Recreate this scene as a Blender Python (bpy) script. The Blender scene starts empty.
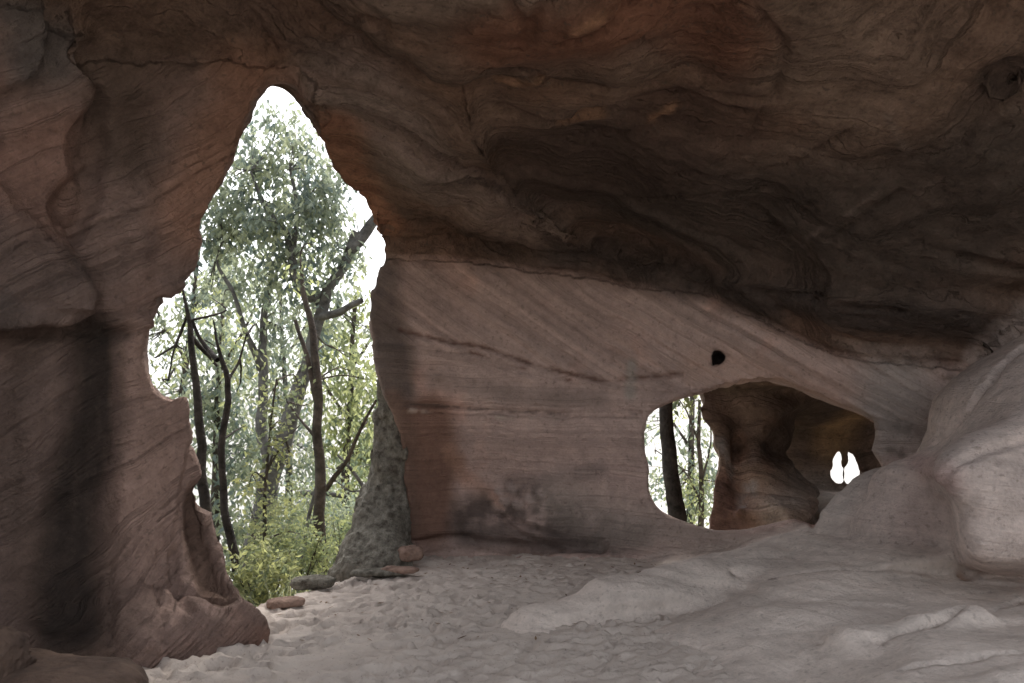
import bpy, math, random, time
import numpy as np
from mathutils import Vector
from mathutils.bvhtree import BVHTree
T0 = time.time()
random.seed(7); rng = np.random.default_rng(7)
F32 = np.float32
def log(s): print('[%.1fs] %s' % (time.time()-T0, s), flush=True)

# ------------------------------------------------------------------ camera
H = 1.5; FP = 796.0; PITCH = math.radians(5.8)
CP, SP = math.cos(PITCH), math.sin(PITCH)
def ray(px, py):
    cx = (px-512)/FP; cy = (341.5-py)/FP
    return np.array([cx, CP-cy*SP, SP+cy*CP])
def at(px, py, Y):                      # point on the line of sight at world distance Y ahead
    d = ray(px, py); return np.array([0, 0, H]) + d*(Y/d[1])
def proj(x, y, z):
    D = y*CP + (z-H)*SP
    Ds = np.maximum(D, 0.25)
    return 512+FP*x/Ds, 341.5-FP*((z-H)*CP-y*SP)/Ds, D

scene = bpy.context.scene
cam_d = bpy.data.cameras.new('camera'); cam = bpy.data.objects.new('camera', cam_d)
scene.collection.objects.link(cam); scene.camera = cam
cam_d.dof.use_dof = True; cam_d.dof.focus_distance = 7.5; cam_d.dof.aperture_fstop = 2.8; cam_d.sensor_width = 36; cam_d.lens = FP/1024*36; cam_d.clip_end = 3000; cam_d.clip_start = 0.05
cam.location = (0, 0, H); cam.rotation_euler = (math.pi/2+PITCH, 0, 0)
COL = scene.collection

# ------------------------------------------------------------------ noise
_perm = rng.permutation(256).astype(np.int32); _perm = np.concatenate([_perm, _perm, _perm])
_grad = rng.normal(size=(256, 3)).astype(F32); _grad /= np.linalg.norm(_grad, axis=1)[:, None]
def perlin(x, y, z):
    x = np.asarray(x, F32); y = np.asarray(y, F32); z = np.asarray(z, F32)
    x, y, z = np.broadcast_arrays(x, y, z)
    xi = np.floor(x); yi = np.floor(y); zi = np.floor(z)
    xf = x-xi; yf = y-yi; zf = z-zi
    xi = xi.astype(np.int32) & 255; yi = yi.astype(np.int32) & 255; zi = zi.astype(np.int32) & 255
    u = xf*xf*xf*(xf*(xf*6-15)+10); v = yf*yf*yf*(yf*(yf*6-15)+10); w = zf*zf*zf*(zf*(zf*6-15)+10)
    out = 0
    for dx in (0, 1):
        a = _perm[xi+dx]; wu = u if dx else 1-u
        for dy in (0, 1):
            b = _perm[a+yi+dy]; wv = wu*(v if dy else 1-v)
            for dz in (0, 1):
                g = _grad[_perm[b+zi+dz] & 255]
                out = out + wv*(w if dz else 1-w)*(g[..., 0]*(xf-dx)+g[..., 1]*(yf-dy)+g[..., 2]*(zf-dz))
    return out*1.5
def fbm(x, y, z, n=4, lac=2.1, gain=.5, off=0.):
    s = 0; a = 1.; t = 0.
    for i in range(n):
        s = s + a*perlin(x+off+i*17.3, y-off+i*5.1, z+i*31.7); t += a
        x = x*lac; y = y*lac; z = z*lac; a *= gain
    return s/t*.8
def ridged(x, y, z, n=4, off=0.):
    s = 0; a = 1.; t = 0.
    for i in range(n):
        s = s + a*(1-np.abs(perlin(x+off+i*11.3, y+i*7.1, z-off+i*3.7))*2); t += a
        x = x*2.1; y = y*2.1; z = z*2.1; a *= .5
    return s/t
def sst(t, a, b):
    t = np.clip((t-a)/(b-a), 0, 1); return t*t*(3-2*t)
def smin(a, b, k):
    h = np.clip(.5+.5*(b-a)/k, 0, 1); return b+(a-b)*h-k*h*(1-h)
def smax(a, b, k): return -smin(-a, -b, k)

# ------------------------------------------------------------------ traced outlines (signed distance in pixels, seen from the viewpoint)
GX = np.arange(-240, 1265, 2.); GY = np.arange(-200, 860, 2.)
_gx, _gy = np.meshgrid(GX, GY, indexing='ij')
class Outline:
    def __init__(s, pts, jag=0., seed=0):
        P = np.array([p[:2] for p in pts], float); Dp = np.array([p[2] if len(p) > 2 else 0 for p in pts], float)
        gx, gy = _gx, _gy
        if jag:
            ax_, ay_ = gx, gy; gx = ax_+jag*fbm(ax_/22., ay_/22., 3.3+seed, 5, gain=.62); gy = ay_+jag*fbm(ax_/22., ay_/22., 9.3+seed, 5, gain=.62)
        best = np.full(gx.shape, 1e9); dep = np.zeros(gx.shape); ins = np.zeros(gx.shape, bool)
        n = len(P)
        for i in range(n):
            a, b = P[i], P[(i+1) % n]; e = b-a; L = (e**2).sum()
            t = np.clip(((gx-a[0])*e[0]+(gy-a[1])*e[1])/L, 0, 1)
            d = np.hypot(gx-a[0]-t*e[0], gy-a[1]-t*e[1])
            m = d < best; best = np.where(m, d, best); dep = np.where(m, Dp[i]*(1-t)+Dp[(i+1) % n]*t, dep)
            c = ((a[1] > gy) != (b[1] > gy)) & (gx < (b[0]-a[0])*(gy-a[1])/(b[1]-a[1]+1e-9)+a[0])
            ins ^= c
        s.sd = np.where(ins, -best, best).astype(F32); s.dep = dep.astype(F32)
    def look(s, px, py):
        u = np.clip((px-GX[0])/2, 0, len(GX)-1.01); v = np.clip((py-GY[0])/2, 0, len(GY)-1.01)
        i = u.astype(np.int32); j = v.astype(np.int32); fu = u-i; fv = v-j
        S = s.sd
        sd = (S[i, j]*(1-fu)+S[i+1, j]*fu)*(1-fv)+(S[i, j+1]*(1-fu)+S[i+1, j+1]*fu)*fv
        return sd, s.dep[i, j]

MOUTH = Outline([(273,97,6.7),(265,103,6.7),(255,119,6.6),(243,135,6.5),(235,160,6.45),(225,182,6.4),(210,207,6.35),(200,224,6.3),(195,238,6.3),(196,252,6.3),
    (199,266,6.35),(190,280,6.35),(178,296,6.3),(163,308,6.25),(152,325,6.2),(150,345,6.2),(152,365,6.15),(155,384,6.1),(170,396,6.1),(184,397,6.1),(187,415,6.1),
    (190,438,6.1),(204,466,6.1),(211,500,6.05),(218,530,6.0),(228,560,5.9),(240,582,5.75),(256,602,5.5),(272,612,5.4),(281,628,5.35),(279,645,5.3),
    (282,700,5.3),(415,700,8.9),(412,560,8.9),(404,530,9.1),(404,470,9.2),(400,435,9.2),(388,405,9.2),(377,380,9.2),(372,350,9.1),(367,325,9.1),(370,300,9.05),
    (374,278,9.0),(381,262,8.9),(377,250,8.7),(366,238,8.5),(362,216,8.2),(347,200,8.0),(333,182,7.8),(321,168,7.6),(320,150,7.4),(313,140,7.3),(306,124,7.15),
    (296,113,7.0),(288,104,6.9),(281,98,6.8)], jag=9.)
WINDOW = Outline([(648,418,8.9),(653,411,8.9),(668,403,8.9),(690,397,8.9),(715,392,8.9),(738,386,8.8),(765,383,8.7),(790,388,8.6),(815,398,8.5),(840,408,8.3),
    (860,415,8.2),(874,423,8.1),(875,436,8.0),(871,450,7.9),(878,462,7.8),(888,480,7.8),(888,560,7.8),(810,545,8.0),(795,519,8.3),(772,524,8.4),(740,530,8.5),(715,530,8.6),
    (690,522,8.7),(668,514,8.8),(655,505,8.9),(648,488,8.9),(651,468,8.9),(645,450,8.9),(644,432,8.9)], jag=1.5, seed=4)
FARLEFT = Outline([(560,300,11.5),(680,370,11.5),(694,398,11.5),(700,414,12),(713,432,12.3),(712,445,12.3),(718,455,12.3),(717,470,12.3),(712,480,12.3),(713,500,12.2),
    (708,515,12.1),(706,560,12),(560,620,12)], jag=2., seed=8)
FARHOLE = Outline([(835,458,14.4),(839,452,14.4),(846,451,14.4),(853,455,14.4),(857,464,14.4),(857,474,14.4),(851,481,14.4),(840,481,14.4),(834,474,14.4)], jag=1., seed=2)
BLOCK = Outline([(-230,-190),(92,-190),(90,20),(101,42),(90,60),(101,85),(97,100),(76,135),(83,178),(55,205),(80,250),(108,296),(100,318),(40,328),(-230,335)], jag=5., seed=5)
BLOCK2 = Outline([(-230,-190),(50,-190),(56,5),(68,36),(52,70),(30,86),(0,96),(-230,120)], jag=4., seed=6)
BLOCK3 = Outline([(-230,170),(-5,168),(20,195),(50,232),(85,270),(107,300),(95,318),(-230,330)], jag=4., seed=7)
LIP = Outline([(938,462),(941,478),(950,500),(953,530),(960,560),(985,572),(1260,585),(1260,300),(1100,330),(1000,400),(955,440)], jag=2., seed=3)
SPOT = Outline([(711,366),(712,360),(716,359),(717,352),(720,350),(721,357),(727,356),(722,361),(717,362),(714,367)], jag=1.5, seed=21)
PIT = Outline([(1000,80),(1004,75),(1011,76),(1014,80),(1010,84),(1003,85)], jag=2., seed=22)
NICHE = Outline([(858,640),(866,540),(876,500),(890,478),(912,471),(932,472),(942,482),(948,500),(952,530),(960,558),(966,640)], jag=2., seed=13)
UNDER = Outline([(960,640),(957,571),(985,576),(1040,580),(1260,588),(1260,660)], jag=1., seed=14)
ALCOVE = Outline([(470,95),(520,70),(650,60),(700,0),(760,-100),(1200,-100),(1200,330),(900,310),(700,285),(600,262),(545,228),(500,180),(478,140)], jag=9., seed=9)

# ------------------------------------------------------------------ the rock as a solid
def za(x, y):                            # the smooth sandstone apron on the right
    t = x-.75+.25*np.sin(y*.9)
    z = .245*np.where(t > 0, t, t*1.6)
    z = np.minimum(z, .75)
    z = z + .05*np.sin((x*1.7-y*2.2)+1.2*np.sin(y*.8))*sst(x, .3, 2.)
    z = np.where(y < 6, np.minimum(z, .29+.23*sst(y, 5.5, 6.6)), z) - .06*sst(4.6-y, 0, 2)
    z = z - (.75-.45*sst(x, 4.2, 5.4))*sst(y, 8.5, 9.5) - .22*sst(y, 7.4, 8.6)
    return z
def ell(x, y, z, c, r):
    q = np.sqrt(((x-c[0])/r[0])**2+((y-c[1])/r[1])**2+((z-c[2])/r[2])**2)
    return (q-1)*min(r)
def capsule(x, y, z, a, b, r, fz=1.):
    ax, ay, az = a; bx, by, bz = b
    ex, ey, ez = bx-ax, by-ay, bz-az; L = ex*ex+ey*ey+ez*ez
    t = np.clip(((x-ax)*ex+(y-ay)*ey+(z-az)*ez)/L, 0, 1)
    return np.sqrt((x-ax-t*ex)**2+(y-ay-t*ey)**2+((z-az-t*ez)*fz)**2)-r

def comps(x, y, z):
    px, py, D = proj(x, y, z)
    front = D > .5
    m = D/FP
    # low frequency unevenness of all faces
    n1 = fbm(x*.55, y*.55, z*.7, 3)
    n2 = perlin(x*1.6+40, y*1.6, z*2.1)
    out = {}
    # left pillar -------------------------------------------------
    yp = 6.15+.62*(x+1.9)-.75*sst(.95-z, 0, .95)**1.5-.22*np.maximum(z-2.5, 0)**2
    yp = yp - .30*sst(-BLOCK.look(px, py)[0], -1, 4)*front - .16*sst(-BLOCK2.look(px, py)[0], -1, 4)*front - .13*sst(-BLOCK3.look(px, py)[0], -1, 5)*front
    yp = yp + .16*n1+.06*n2 + .10*np.sin(x*3.1+z*.7)
    f = smax((yp-y)*.8, (y-(yp+2.3))*.8, .3); f = smax(f, (x+1.42+.4*np.maximum(y-5.4, 0))*.9, .15)
    side = smax(x+3.75+.3*n1, -.8-y, .4); side = smax(side, y-6.2, .4)
    out['pillar'] = smin(f, side, .5)
    # ceiling ------------------------------------------------------
    drop = .06*np.maximum(x+1, 0)**2*sst(y, 3., 8.5)
    zc = 3.4+.12*(9-y)-np.minimum(drop, 1.6)+.35*np.exp(-((x+1.9)**2/1.2+(y-6.3)**2/3.))
    zc = zc - .10*sst(y, 8.2, 8.9)
    zc = zc + .13*sst(-ALCOVE.look(px, py)[0], -3, 16)*front
    zc = zc - .32*np.exp(-((x-3.2)**2/.7+(y-7.7)**2/.9))
    zc = zc + .20*n1+.05*n2
    zc = zc + .35*sst(3.2-y, 0, 1.5)
    f = smax((zc-z), z-(zc+2.0), .4)
    f = smax(f, -2.9-x+np.where(y > 7.2, 0, -6), .25); f = smax(f, y-10.4, .3); f = smax(f, 2.5-y+.3*n1, .5); f = smax(f, -6-x, .3)
    out['ceiling'] = f
    # rear wall ------------------------------------------------------
    yw = 9.0-.48*np.maximum(x-1.1, 0)+.06*np.maximum(x-3.2, 0)**2
    yw = yw - .28*sst(.55-z, 0, .6)**2*sst(x, -.6, 1.2) - .10*sst(z, 1.9, 3.)
    yw = yw + .30*np.exp(-((x+.1)**2/.9+(z-.7)**2/.35)) - .06*np.exp(-((x+1.3)**2/.10)) 
    yw = yw + .10*sst(.35-z, 0, .3)*sst(1.-x, 0, 1.)
    yw = yw + .16*n1+.05*n2
    f = smax((yw-y), y-(yw+1.1), .25); f = smax(f, -2.4-x, .2)
    f = smax(f, z-4.6, .2)
    out['wall'] = f
    rgt = smax(6.3-x+.3*n1, 5.2-y, .5)
    out['right'] = smax(rgt, y-10.5, .4)
    # far chamber ----------------------------------------------------
    body = smax(np.maximum(2.0-x, x-8.5), np.maximum(9.3-y, y-16.4), .3); body = smax(body, z-4.2, .3)
    z2 = 2.35-.22*(y-10.3)+.16*n1+.07*n2
    back = 15.0-.25*(x-4.5)+.25*n1
    cav = smax(z-z2, y-back, .35); cav = smax(cav, 3.35+.0*y-x-6*sst(12.2-y, 0, .6), .3); cav = smax(cav, x-7.6-3*np.exp(-((y-13.2)/.8)**4), .3)  # unseen opening added on the right to spill warm light into the chamber
    f = smax(body, -cav, .15)
    pil = smax(np.hypot((x-3.9)*.8, (y-13.0)*.6)-(.52+.12*np.sin(z*4.)+.25*sst(.6-z, 0, .8)+.2*n2), z-2.6, .2)
    f = smin(f, pil, .25)
    sd, dep = FARLEFT.look(px, py)
    dy = D-dep
    w = np.where(dy > 0, np.minimum(.4*dy*dy, .12), .15*np.minimum(dy*dy, 1.))
    f = smax(f, -(sd*m-w), .10)
    sd, dep = FARHOLE.look(px, py); dy = D-dep
    w = np.where(dy > 0, .8*dy*dy/(.3+np.abs(dy)), .25*dy*dy)
    col = np.hypot(x-at(846.5, 465, 14.5)[0]-.02*np.sin(z*9), (y-14.6)*.9)-.055-.02*np.abs(z-.7)
    f = smax(f, -np.maximum(sd*m-w, 13.2-y), .06)
    f = np.where(y > 14.2, np.minimum(f, np.maximum(col, z-1.4)), f)
    out['chamber'] = f
    # right boulder ----------------------------------------------------
    b = ell(x, y, z, (5.42, 6.6, .85), (1.98, 1.7, 1.75))
    b = smin(b, ell(x, y, z, (4.35, 5.95, 1.15), (.80, .85, .75)), .35)
    sd, _ = LIP.look(px, py)
    lip = smax(sd*m, np.abs(y-6.1-.15*(x-3.3))-(1.05-.30*np.maximum(z-.7, 0)**1.3), .32)
    b = smin(b, smax(lip, z-1.7, .3), .22)
    sd, _ = NICHE.look(px, py); b = smax(b, -smax(sd*m, y-6.2, .10), .07)
    sd, _ = UNDER.look(px, py); b = smax(b, -smax(sd*m, y-6.0, .10), .04)
    b = smin(b, ell(x, y, z, (3.5, 6.75, .25), (.72, .55, .95)), .22)
    b = b - .035*np.sin(z*7+x*2+2*n1)*sst(z, .6, 1.)
    b = b + .05*n1+.03*n2
    out['boulder'] = b
    out['mound'] = ell(x, y, z, (3.58, 7.35, .33), (.84, .62, .76))+.04*n2
    # apron ------------------------------------------------------------
    f = (z-za(x, y)-.05*n1-.02*n2)*.95
    f = smin(f, capsule(x, y, z, (.15, 6.05, -.12), (2.1, 6.9, .18), .31, 1.1)+.03*n2, .07)
    f = smin(f, capsule(x, y, z, (2.0, 4.85, .14), (2.85, 5.1, .20), .17, 1.)+.02*n2, .06)
    f = smin(f, capsule(x, y, z, (1.75, 7.2, -.05), (3.2, 7.2, .15), .36, 1.)+.02*n2, .25)
    f = smin(f, capsule(x, y, z, (2.05, 3.75, .17), (3.2, 4.1, .26), .19, 1.2)+.02*n2, .07)
    f = smax(f, -.6-z, .1); f = smax(f, x-8.3, .1); f = smax(f, y-16, .1); f = smax(f, np.where(y > 10.0, 3.7+.9*np.maximum(y-13.5, 0)-x, -1), .1); f = smax(f, 1.2-y, .3); 
    out['shelf'] = f
    return out, (px, py, D, m, n1)

NAMES = ['pillar', 'ceiling', 'wall', 'right', 'chamber', 'boulder', 'mound', 'shelf']
def field(x, y, z):
    c, (px, py, D, m, n1) = comps(x, y, z)
    f = smin(c['pillar'], c['ceiling'], .55)
    f = smin(f, c['wall'], .13)
    f = smin(f, c['right'], .5)
    # openings: the rock thins towards the traced edge and falls back on both sides of it
    for O, rf, rb in ((MOUTH, .08, .5), (WINDOW, .22, .45)):
        sd, dep = O.look(px, py); dy = D-dep
        w = np.where(dy > 0, rb*dy*dy/(.35+np.abs(dy)), np.minimum(rf*dy*dy, rf))
        f = np.where(D > 3.5, smax(f, -(sd*m-w), .03), f)
    f = np.minimum(f, np.where(y > 9.0, c['chamber'], 9))
    f = smin(f, c['shelf'], .25)
    f = smin(f, c['mound'], .05)
    f = smin(f, c['boulder'], .06)
    # pockets in the rock
    sd, _ = SPOT.look(px, py); f = np.where(D > 6, smax(f, -smax(sd*m, D-8.75, .02), .02), f)
    sd, _ = PIT.look(px, py); f = np.where((D < 7) & (D > 3), smax(f, -smax(sd*m, D-6.2, .05), .04), f)
    return f, c

VX = .055
def surface_nets():
    xs = np.arange(-6.6, 8.8, VX, dtype=F32); ys = np.arange(-2.2, 17., VX, dtype=F32); zs = np.arange(-.75, 6.9, VX, dtype=F32)
    nx, ny, nz = len(xs), len(ys), len(zs)
    st = 4; cx_, cy_, cz_ = [-(-k//st) for k in (nx, ny, nz)]
    Xc, Yc, Zc = np.meshgrid((xs[0]+(np.arange(cx_)*st+1.5)*VX).astype(F32), (ys[0]+(np.arange(cy_)*st+1.5)*VX).astype(F32), (zs[0]+(np.arange(cz_)*st+1.5)*VX).astype(F32), indexing='ij')
    C = field(Xc, Yc, Zc)[0]
    up = lambda A: np.repeat(np.repeat(np.repeat(A, st, 0), st, 1), st, 2)[:nx, :ny, :nz]
    V = np.ascontiguousarray(up(C)); near = np.abs(C) < .5
    sgn = C < 0                                     # also every block beside one of the other sign
    for ax in range(3):
        a = [slice(None)]*3; b = [slice(None)]*3; a[ax] = slice(1, None); b[ax] = slice(None, -1)
        d = sgn[tuple(a)] != sgn[tuple(b)]; near[tuple(a)] |= d; near[tuple(b)] |= d
    I, J, K = np.nonzero(up(near)); log('near %d of %d' % (len(I), V.size))
    for i in range(0, len(I), 400000):
        e = slice(i, i+400000); V[I[e], J[e], K[e]] = field(xs[I[e]], ys[J[e]], zs[K[e]])[0]
    V[0] = V[-1] = 1; V[:, 0] = V[:, -1] = 1; V[:, :, 0] = V[:, :, -1] = 1
    log('field %s' % (V.shape,))
    S = V < 0
    c = S[:-1, :-1, :-1].astype(np.int8)
    for a in ((1,0,0),(0,1,0),(0,0,1),(1,1,0),(1,0,1),(0,1,1),(1,1,1)):
        c += S[a[0]:nx-1+a[0], a[1]:ny-1+a[1], a[2]:nz-1+a[2]]
    act = (c > 0) & (c < 8)
    idx = np.full(act.shape, -1, np.int32)
    I, J, K = np.nonzero(act); n = len(I); idx[I, J, K] = np.arange(n)
    acc = np.zeros((n, 3), F32); cnt = np.zeros(n, F32)
    corners = [(a, b, d) for a in (0, 1) for b in (0, 1) for d in (0, 1)]
    for a in corners:
        for ax in range(3):
            if a[ax]: continue
            b = list(a); b[ax] = 1
            va = V[I+a[0], J+a[1], K+a[2]]; vb = V[I+b[0], J+b[1], K+b[2]]
            mk = (va < 0) != (vb < 0)
            t = np.where(mk, va/(va-vb+1e-12), 0)
            for k in range(3):
                acc[:, k] += np.where(mk, a[k]+(t if k == ax else 0), 0)
            cnt += mk
    P = acc/cnt[:, None]
    P[:, 0] = xs[0]+(P[:, 0]+I)*VX; P[:, 1] = ys[0]+(P[:, 1]+J)*VX; P[:, 2] = zs[0]+(P[:, 2]+K)*VX
    quads = []
    for ax in range(3):
        sl0 = [slice(1, s-1) for s in V.shape]; 
        A = S[tuple(slice(0, -1) if k == ax else slice(1, -1) for k in range(3))]
        B = S[tuple(slice(1, None) if k == ax else slice(1, -1) for k in range(3))]
        for flip, mk in ((0, A & ~B), (1, ~A & B)):
            q = np.array(np.nonzero(mk)).T
            o = [0 if k == ax else 1 for k in range(3)]
            q = q+np.array(o)
            u, v = [(1, 2), (2, 0), (0, 1)][ax]
            def g(du, dv):
                r = q.copy(); r[:, u] -= du; r[:, v] -= dv
                return idx[r[:, 0], r[:, 1], r[:, 2]]
            Q = np.stack([g(1, 1), g(0, 1), g(0, 0), g(1, 0)], 1)
            if flip: Q = Q[:, ::-1]
            quads.append(Q)
    return P, np.concatenate(quads)
P, Q = surface_nets()
log('nets %d verts %d quads' % (len(P), len(Q)))

def np_mesh(name, P, Q, smooth=True):
    me = bpy.data.meshes.new(name)
    me.vertices.add(len(P)); me.vertices.foreach_set('co', np.ascontiguousarray(P, F32).ravel())
    k = Q.shape[1]
    me.loops.add(len(Q)*k); me.loops.foreach_set('vertex_index', np.ascontiguousarray(Q, np.int32).ravel())
    me.polygons.add(len(Q)); me.polygons.foreach_set('loop_start', np.arange(0, len(Q)*k, k, dtype=np.int32))
    me.polygons.foreach_set('use_smooth', np.full(len(Q), smooth))
    me.update(calc_edges=True)
    return me
def subdivide(P, Q):
    E = np.stack([Q, np.roll(Q, -1, 1)], 2).reshape(-1, 2).astype(np.int64); E.sort(1)
    key = E[:, 0]*len(P)+E[:, 1]; u, inv = np.unique(key, return_inverse=True)
    a, b = u//len(P), u % len(P)
    # soften the coarse points a little first (Catmull-Clark like)
    cnt = np.bincount(a, minlength=len(P))+np.bincount(b, minlength=len(P)); S = np.empty_like(P)
    for k in range(3): S[:, k] = (np.bincount(a, P[b, k], minlength=len(P))+np.bincount(b, P[a, k], minlength=len(P)))/np.maximum(cnt, 1)
    P = (P*.62+S*.38).astype(F32)
    fc_ = P[Q].mean(1); em = (P[a]+P[b])/2
    fcnt = np.bincount(inv, minlength=len(u)); fs = np.stack([np.bincount(inv, np.repeat(fc_[:, k], 4), minlength=len(u)) for k in range(3)], 1)/fcnt[:, None]
    em = .5*em+.5*fs
    n = len(P); m = len(u); inv = inv.reshape(-1, 4); c = n+m+np.arange(len(Q)); e = n+inv
    P2 = np.concatenate([P, em.astype(F32), fc_.astype(F32)])
    Q2 = np.concatenate([np.stack([Q[:, k], e[:, k], c, e[:, k-1]], 1) for k in range(4)]).astype(np.int32)
    return P2, Q2
def vnormals(P, Q):
    n = np.cross(P[Q[:, 2]]-P[Q[:, 0]], P[Q[:, 3]]-P[Q[:, 1]])
    N = np.zeros_like(P)
    for k in range(4):
        for a in range(3): N[:, a] += np.bincount(Q[:, k], n[:, a], minlength=len(P)).astype(F32)
    return N/(np.linalg.norm(N, axis=1)[:, None]+1e-9)
# drop only the skin that no place inside or near the cave can show: keep everything, refine the inside
bvh = BVHTree.FromPolygons([tuple(p) for p in P.tolist()], Q.tolist())
def hit(px, py, dflt=8.):
    d = ray(px, py); d = d/np.linalg.norm(d)
    h = bvh.ray_cast(Vector((0, 0, H)), Vector(d.tolist()), 40)
    return np.array(h[0]) if h[0] is not None else at(px, py, dflt)
# normal direction check
cen = P[Q].mean(1)
P, Q = subdivide(P, Q)
log('subdivided %d' % len(P))

x, y, z = P[:, 0], P[:, 1], P[:, 2]
N = vnormals(P, Q)
# outward test: the field must rise along the normal
s_ = rng.integers(0, len(P), 2000); e = .05
fa = field(x[s_]+e*N[s_, 0], y[s_]+e*N[s_, 1], z[s_]+e*N[s_, 2])[0]; fb = field(x[s_], y[s_], z[s_])[0]
if np.mean(fa > fb) < .5: Q = Q[:, ::-1].copy(); N = -N
cvals = comps(x, y, z)[0]
cs = np.stack([cvals[n] if n != 'chamber' else np.where(y > 9.0, cvals[n], 9) for n in NAMES], 1)
own = cs.argmin(1)
def W(n, k=.25):                          # soft membership of a component
    return np.clip(1-(cs[:, NAMES.index(n)]-cs.min(1))/k, 0, 1)

# ------------------------------------------------------------------ strokes: world polylines found on the rock face
def dist_stroke(pts, flat=None):
    H3 = [hit(*p) for p in pts]
    P3 = np.array(H3); lo = P3.min(0)-1.2; hi = P3.max(0)+1.2
    m = np.all((P > lo) & (P < hi), 1); out = np.full(len(P), 9., F32); tt = np.zeros(len(P), F32)
    Pm = P[m]; best = np.full(len(Pm), 9.); 
    for a, b in zip(H3[:-1], H3[1:]):
        e = b-a; L = (e**2).sum()+1e-9; t = np.clip(((Pm-a)@e)/L, 0, 1)
        best = np.minimum(best, np.linalg.norm(Pm-a-t[:, None]*e, axis=1))
    out[m] = best; return out
WN = .06*fbm(x*3, y*3, z*3, 3)
WN2 = .03*fbm(x*9, y*9, z*9, 3, off=5)
def mask(pts, r, soft=.6):
    d = dist_stroke(pts)+WN*min(1, r*5)+WN2*min(1, r*12)
    return 1-sst(d, r*(1-soft), r*(1+soft))

wP = W('pillar'); wC = W('ceiling'); wW = W('wall'); wH = W('chamber'); wB = W('boulder'); wM = W('mound'); wS = W('shelf'); wR = W('right')

# ------------------------------------------------------------------ bedding coordinate (metres across the layers)
warp = .5*fbm(x*.35, y*.35, z*.35, 3, off=2); warp2 = .12*fbm(x*1.3, y*1.3, z*1.3, 3, off=6)
arc = np.sqrt(((x-.3)*.75)**2+(y-3.4)**2+.2)
bedC = z*.45+.42*arc+.12*fbm(x*.5+3, y*.5, z*.3, 2, off=1)+warp2*.35      # ceiling: swirls
line = z-(2.35-.16*(x+1.6)-.0*x)          # break between the two sets on the rear wall
bedW1 = z*.80+x*.55+warp2*.25
bedW2 = z+.03*x+warp2*.5
kk = sst(line+.05*np.sin(x*2), -.06, .06)
bedW = bedW1*kk+bedW2*(1-kk)
bedP = z*.75-x*.35-.30*y+warp*.6+warp2
bedB = z+.10*x+warp2*.6
bedS = z*1.2+.10*x+.14*y+warp2*.9
bed = (bedP*wP+bedC*wC*1.0+bedW*wW+bedC*wH+bedB*wB+bedB*wM+bedS*wS+bedB*wR)/(wP+wC+wW+wH+wB+wM+wS+wR)
own_bed = np.choose(own, [bedP, bedC, bedW, bedB, bedC, bedB, bedB, bedS])
bed = np.where(np.abs(own_bed-bed) < .0, own_bed, own_bed)

# ------------------------------------------------------------------ relief
disp = np.zeros(len(P), F32)
def terr(b, h, sharp, seed):              # layers that stand proud by different amounts
    b = b/h; i = np.floor(b); f = b-i
    r = lambda k: (np.sin(k*127.1+seed*311.7)*43758.5453) % 1.
    a0, a1 = r(i), r(i+1)
    return a0+(a1-a0)*sst(f, 1-sharp, 1)
n_hi = fbm(x*6, y*6, z*6, 4, off=3); n_mid = fbm(x*2.2, y*2.2, z*2.2, 4, off=8)
patch = sst(fbm(x*.7, y*.7, z*.7, 3, off=11), -.1, .35)
# ceiling
pl = 0
for k, (sc, hh) in enumerate(((.9, .07), (1.6, .05), (2.9, .03))):
    q = fbm(x*sc+.5*z, y*sc*1.3, z*sc*1.6, 5, off=50+9*k, gain=.55); pl = pl+hh*(sst(q, -.02, .02)+sst(q, .22, .25)+sst(q, -.27, -.24))
pl = pl*.45
tc = .15*terr(bedC+.02*n_hi, .17, .07, 1)+.045*terr(bedC+.015*n_hi, .055, .2, 2)+pl
cc = wC*(1-.85*sst(wW, .0, .5)); disp += cc*(-tc*(.45+.75*patch)+.03*n_mid+.010*n_hi)
# pillar
drip0 = ridged(x*4, y*4, z*1.2, 4, off=71)
tp = .05*terr(bedP, .3, .2, 3)+.6*pl
disp += wP*(.05*n_mid+.022*n_hi+.02*drip0-tp*.5)
# rear wall: fine laminae
tw = .034*terr(bedW, .09, .22, 4)*(kk+.35*(1-kk))+.010*np.sin(bedW*62+3*n_mid)*kk*sst(x, -1., .6)
disp += wW*(.020*n_mid+.006*n_hi-tw)
disp += wH*(.07*n_mid+.02*n_hi-.06*terr(bedC, .2, .2, 9))
disp += np.maximum(wB, wM)*(.035*n_mid+.010*n_hi-.016*terr(bedB, .055, .35, 5)*sst(n_mid+.1, -.2, .3))
disp += wS*(.035*n_mid+.008*n_hi-.030*terr(bedS, .06, .3, 6))
disp += wR*(.03*n_mid)

# left pillar: cracks, ledge and scoops
def groove(pts, r, depth, soft=.6):
    global disp
    mk = mask(pts, r, soft); disp -= depth*mk; return mk
def ridge(pts, r, h, soft=.6):
    global disp
    disp += h*mask(pts, r, soft)
notch = groove([(-20,338),(40,336),(90,332),(130,336),(160,334)], .035, .05)
ridge([(-20,322),(40,320),(95,318),(150,322)], .05, .06)
g2 = groove([(186,410),(190,450),(182,490),(174,535),(178,580),(190,612)], .03, .05)
rec = mask([(200,440),(203,500),(208,550),(222,590)], .12, .5); disp -= .10*rec
ridge([(184,400),(188,450),(178,500),(172,540)], .05, .05)
groove([(95,340),(98,400),(80,460),(70,520),(75,600)], .20, .10)
ridge([(60,400),(50,470)], .2, .05); ridge([(130,440),(150,520)], .2, .06)
ridge([(205,612),(250,620),(225,600)], .14, .07); ridge([(120,600),(160,628)], .16, .05)
groove([(110,560),(113,600),(108,640)], .02, .04); groove([(162,540),(160,590),(165,640)], .02, .03); groove([(150,575),(200,590),(235,596)], .025, .04)
groove([(170,10),(205,25),(238,35),(262,60),(272,78)], .03, .05)
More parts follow.
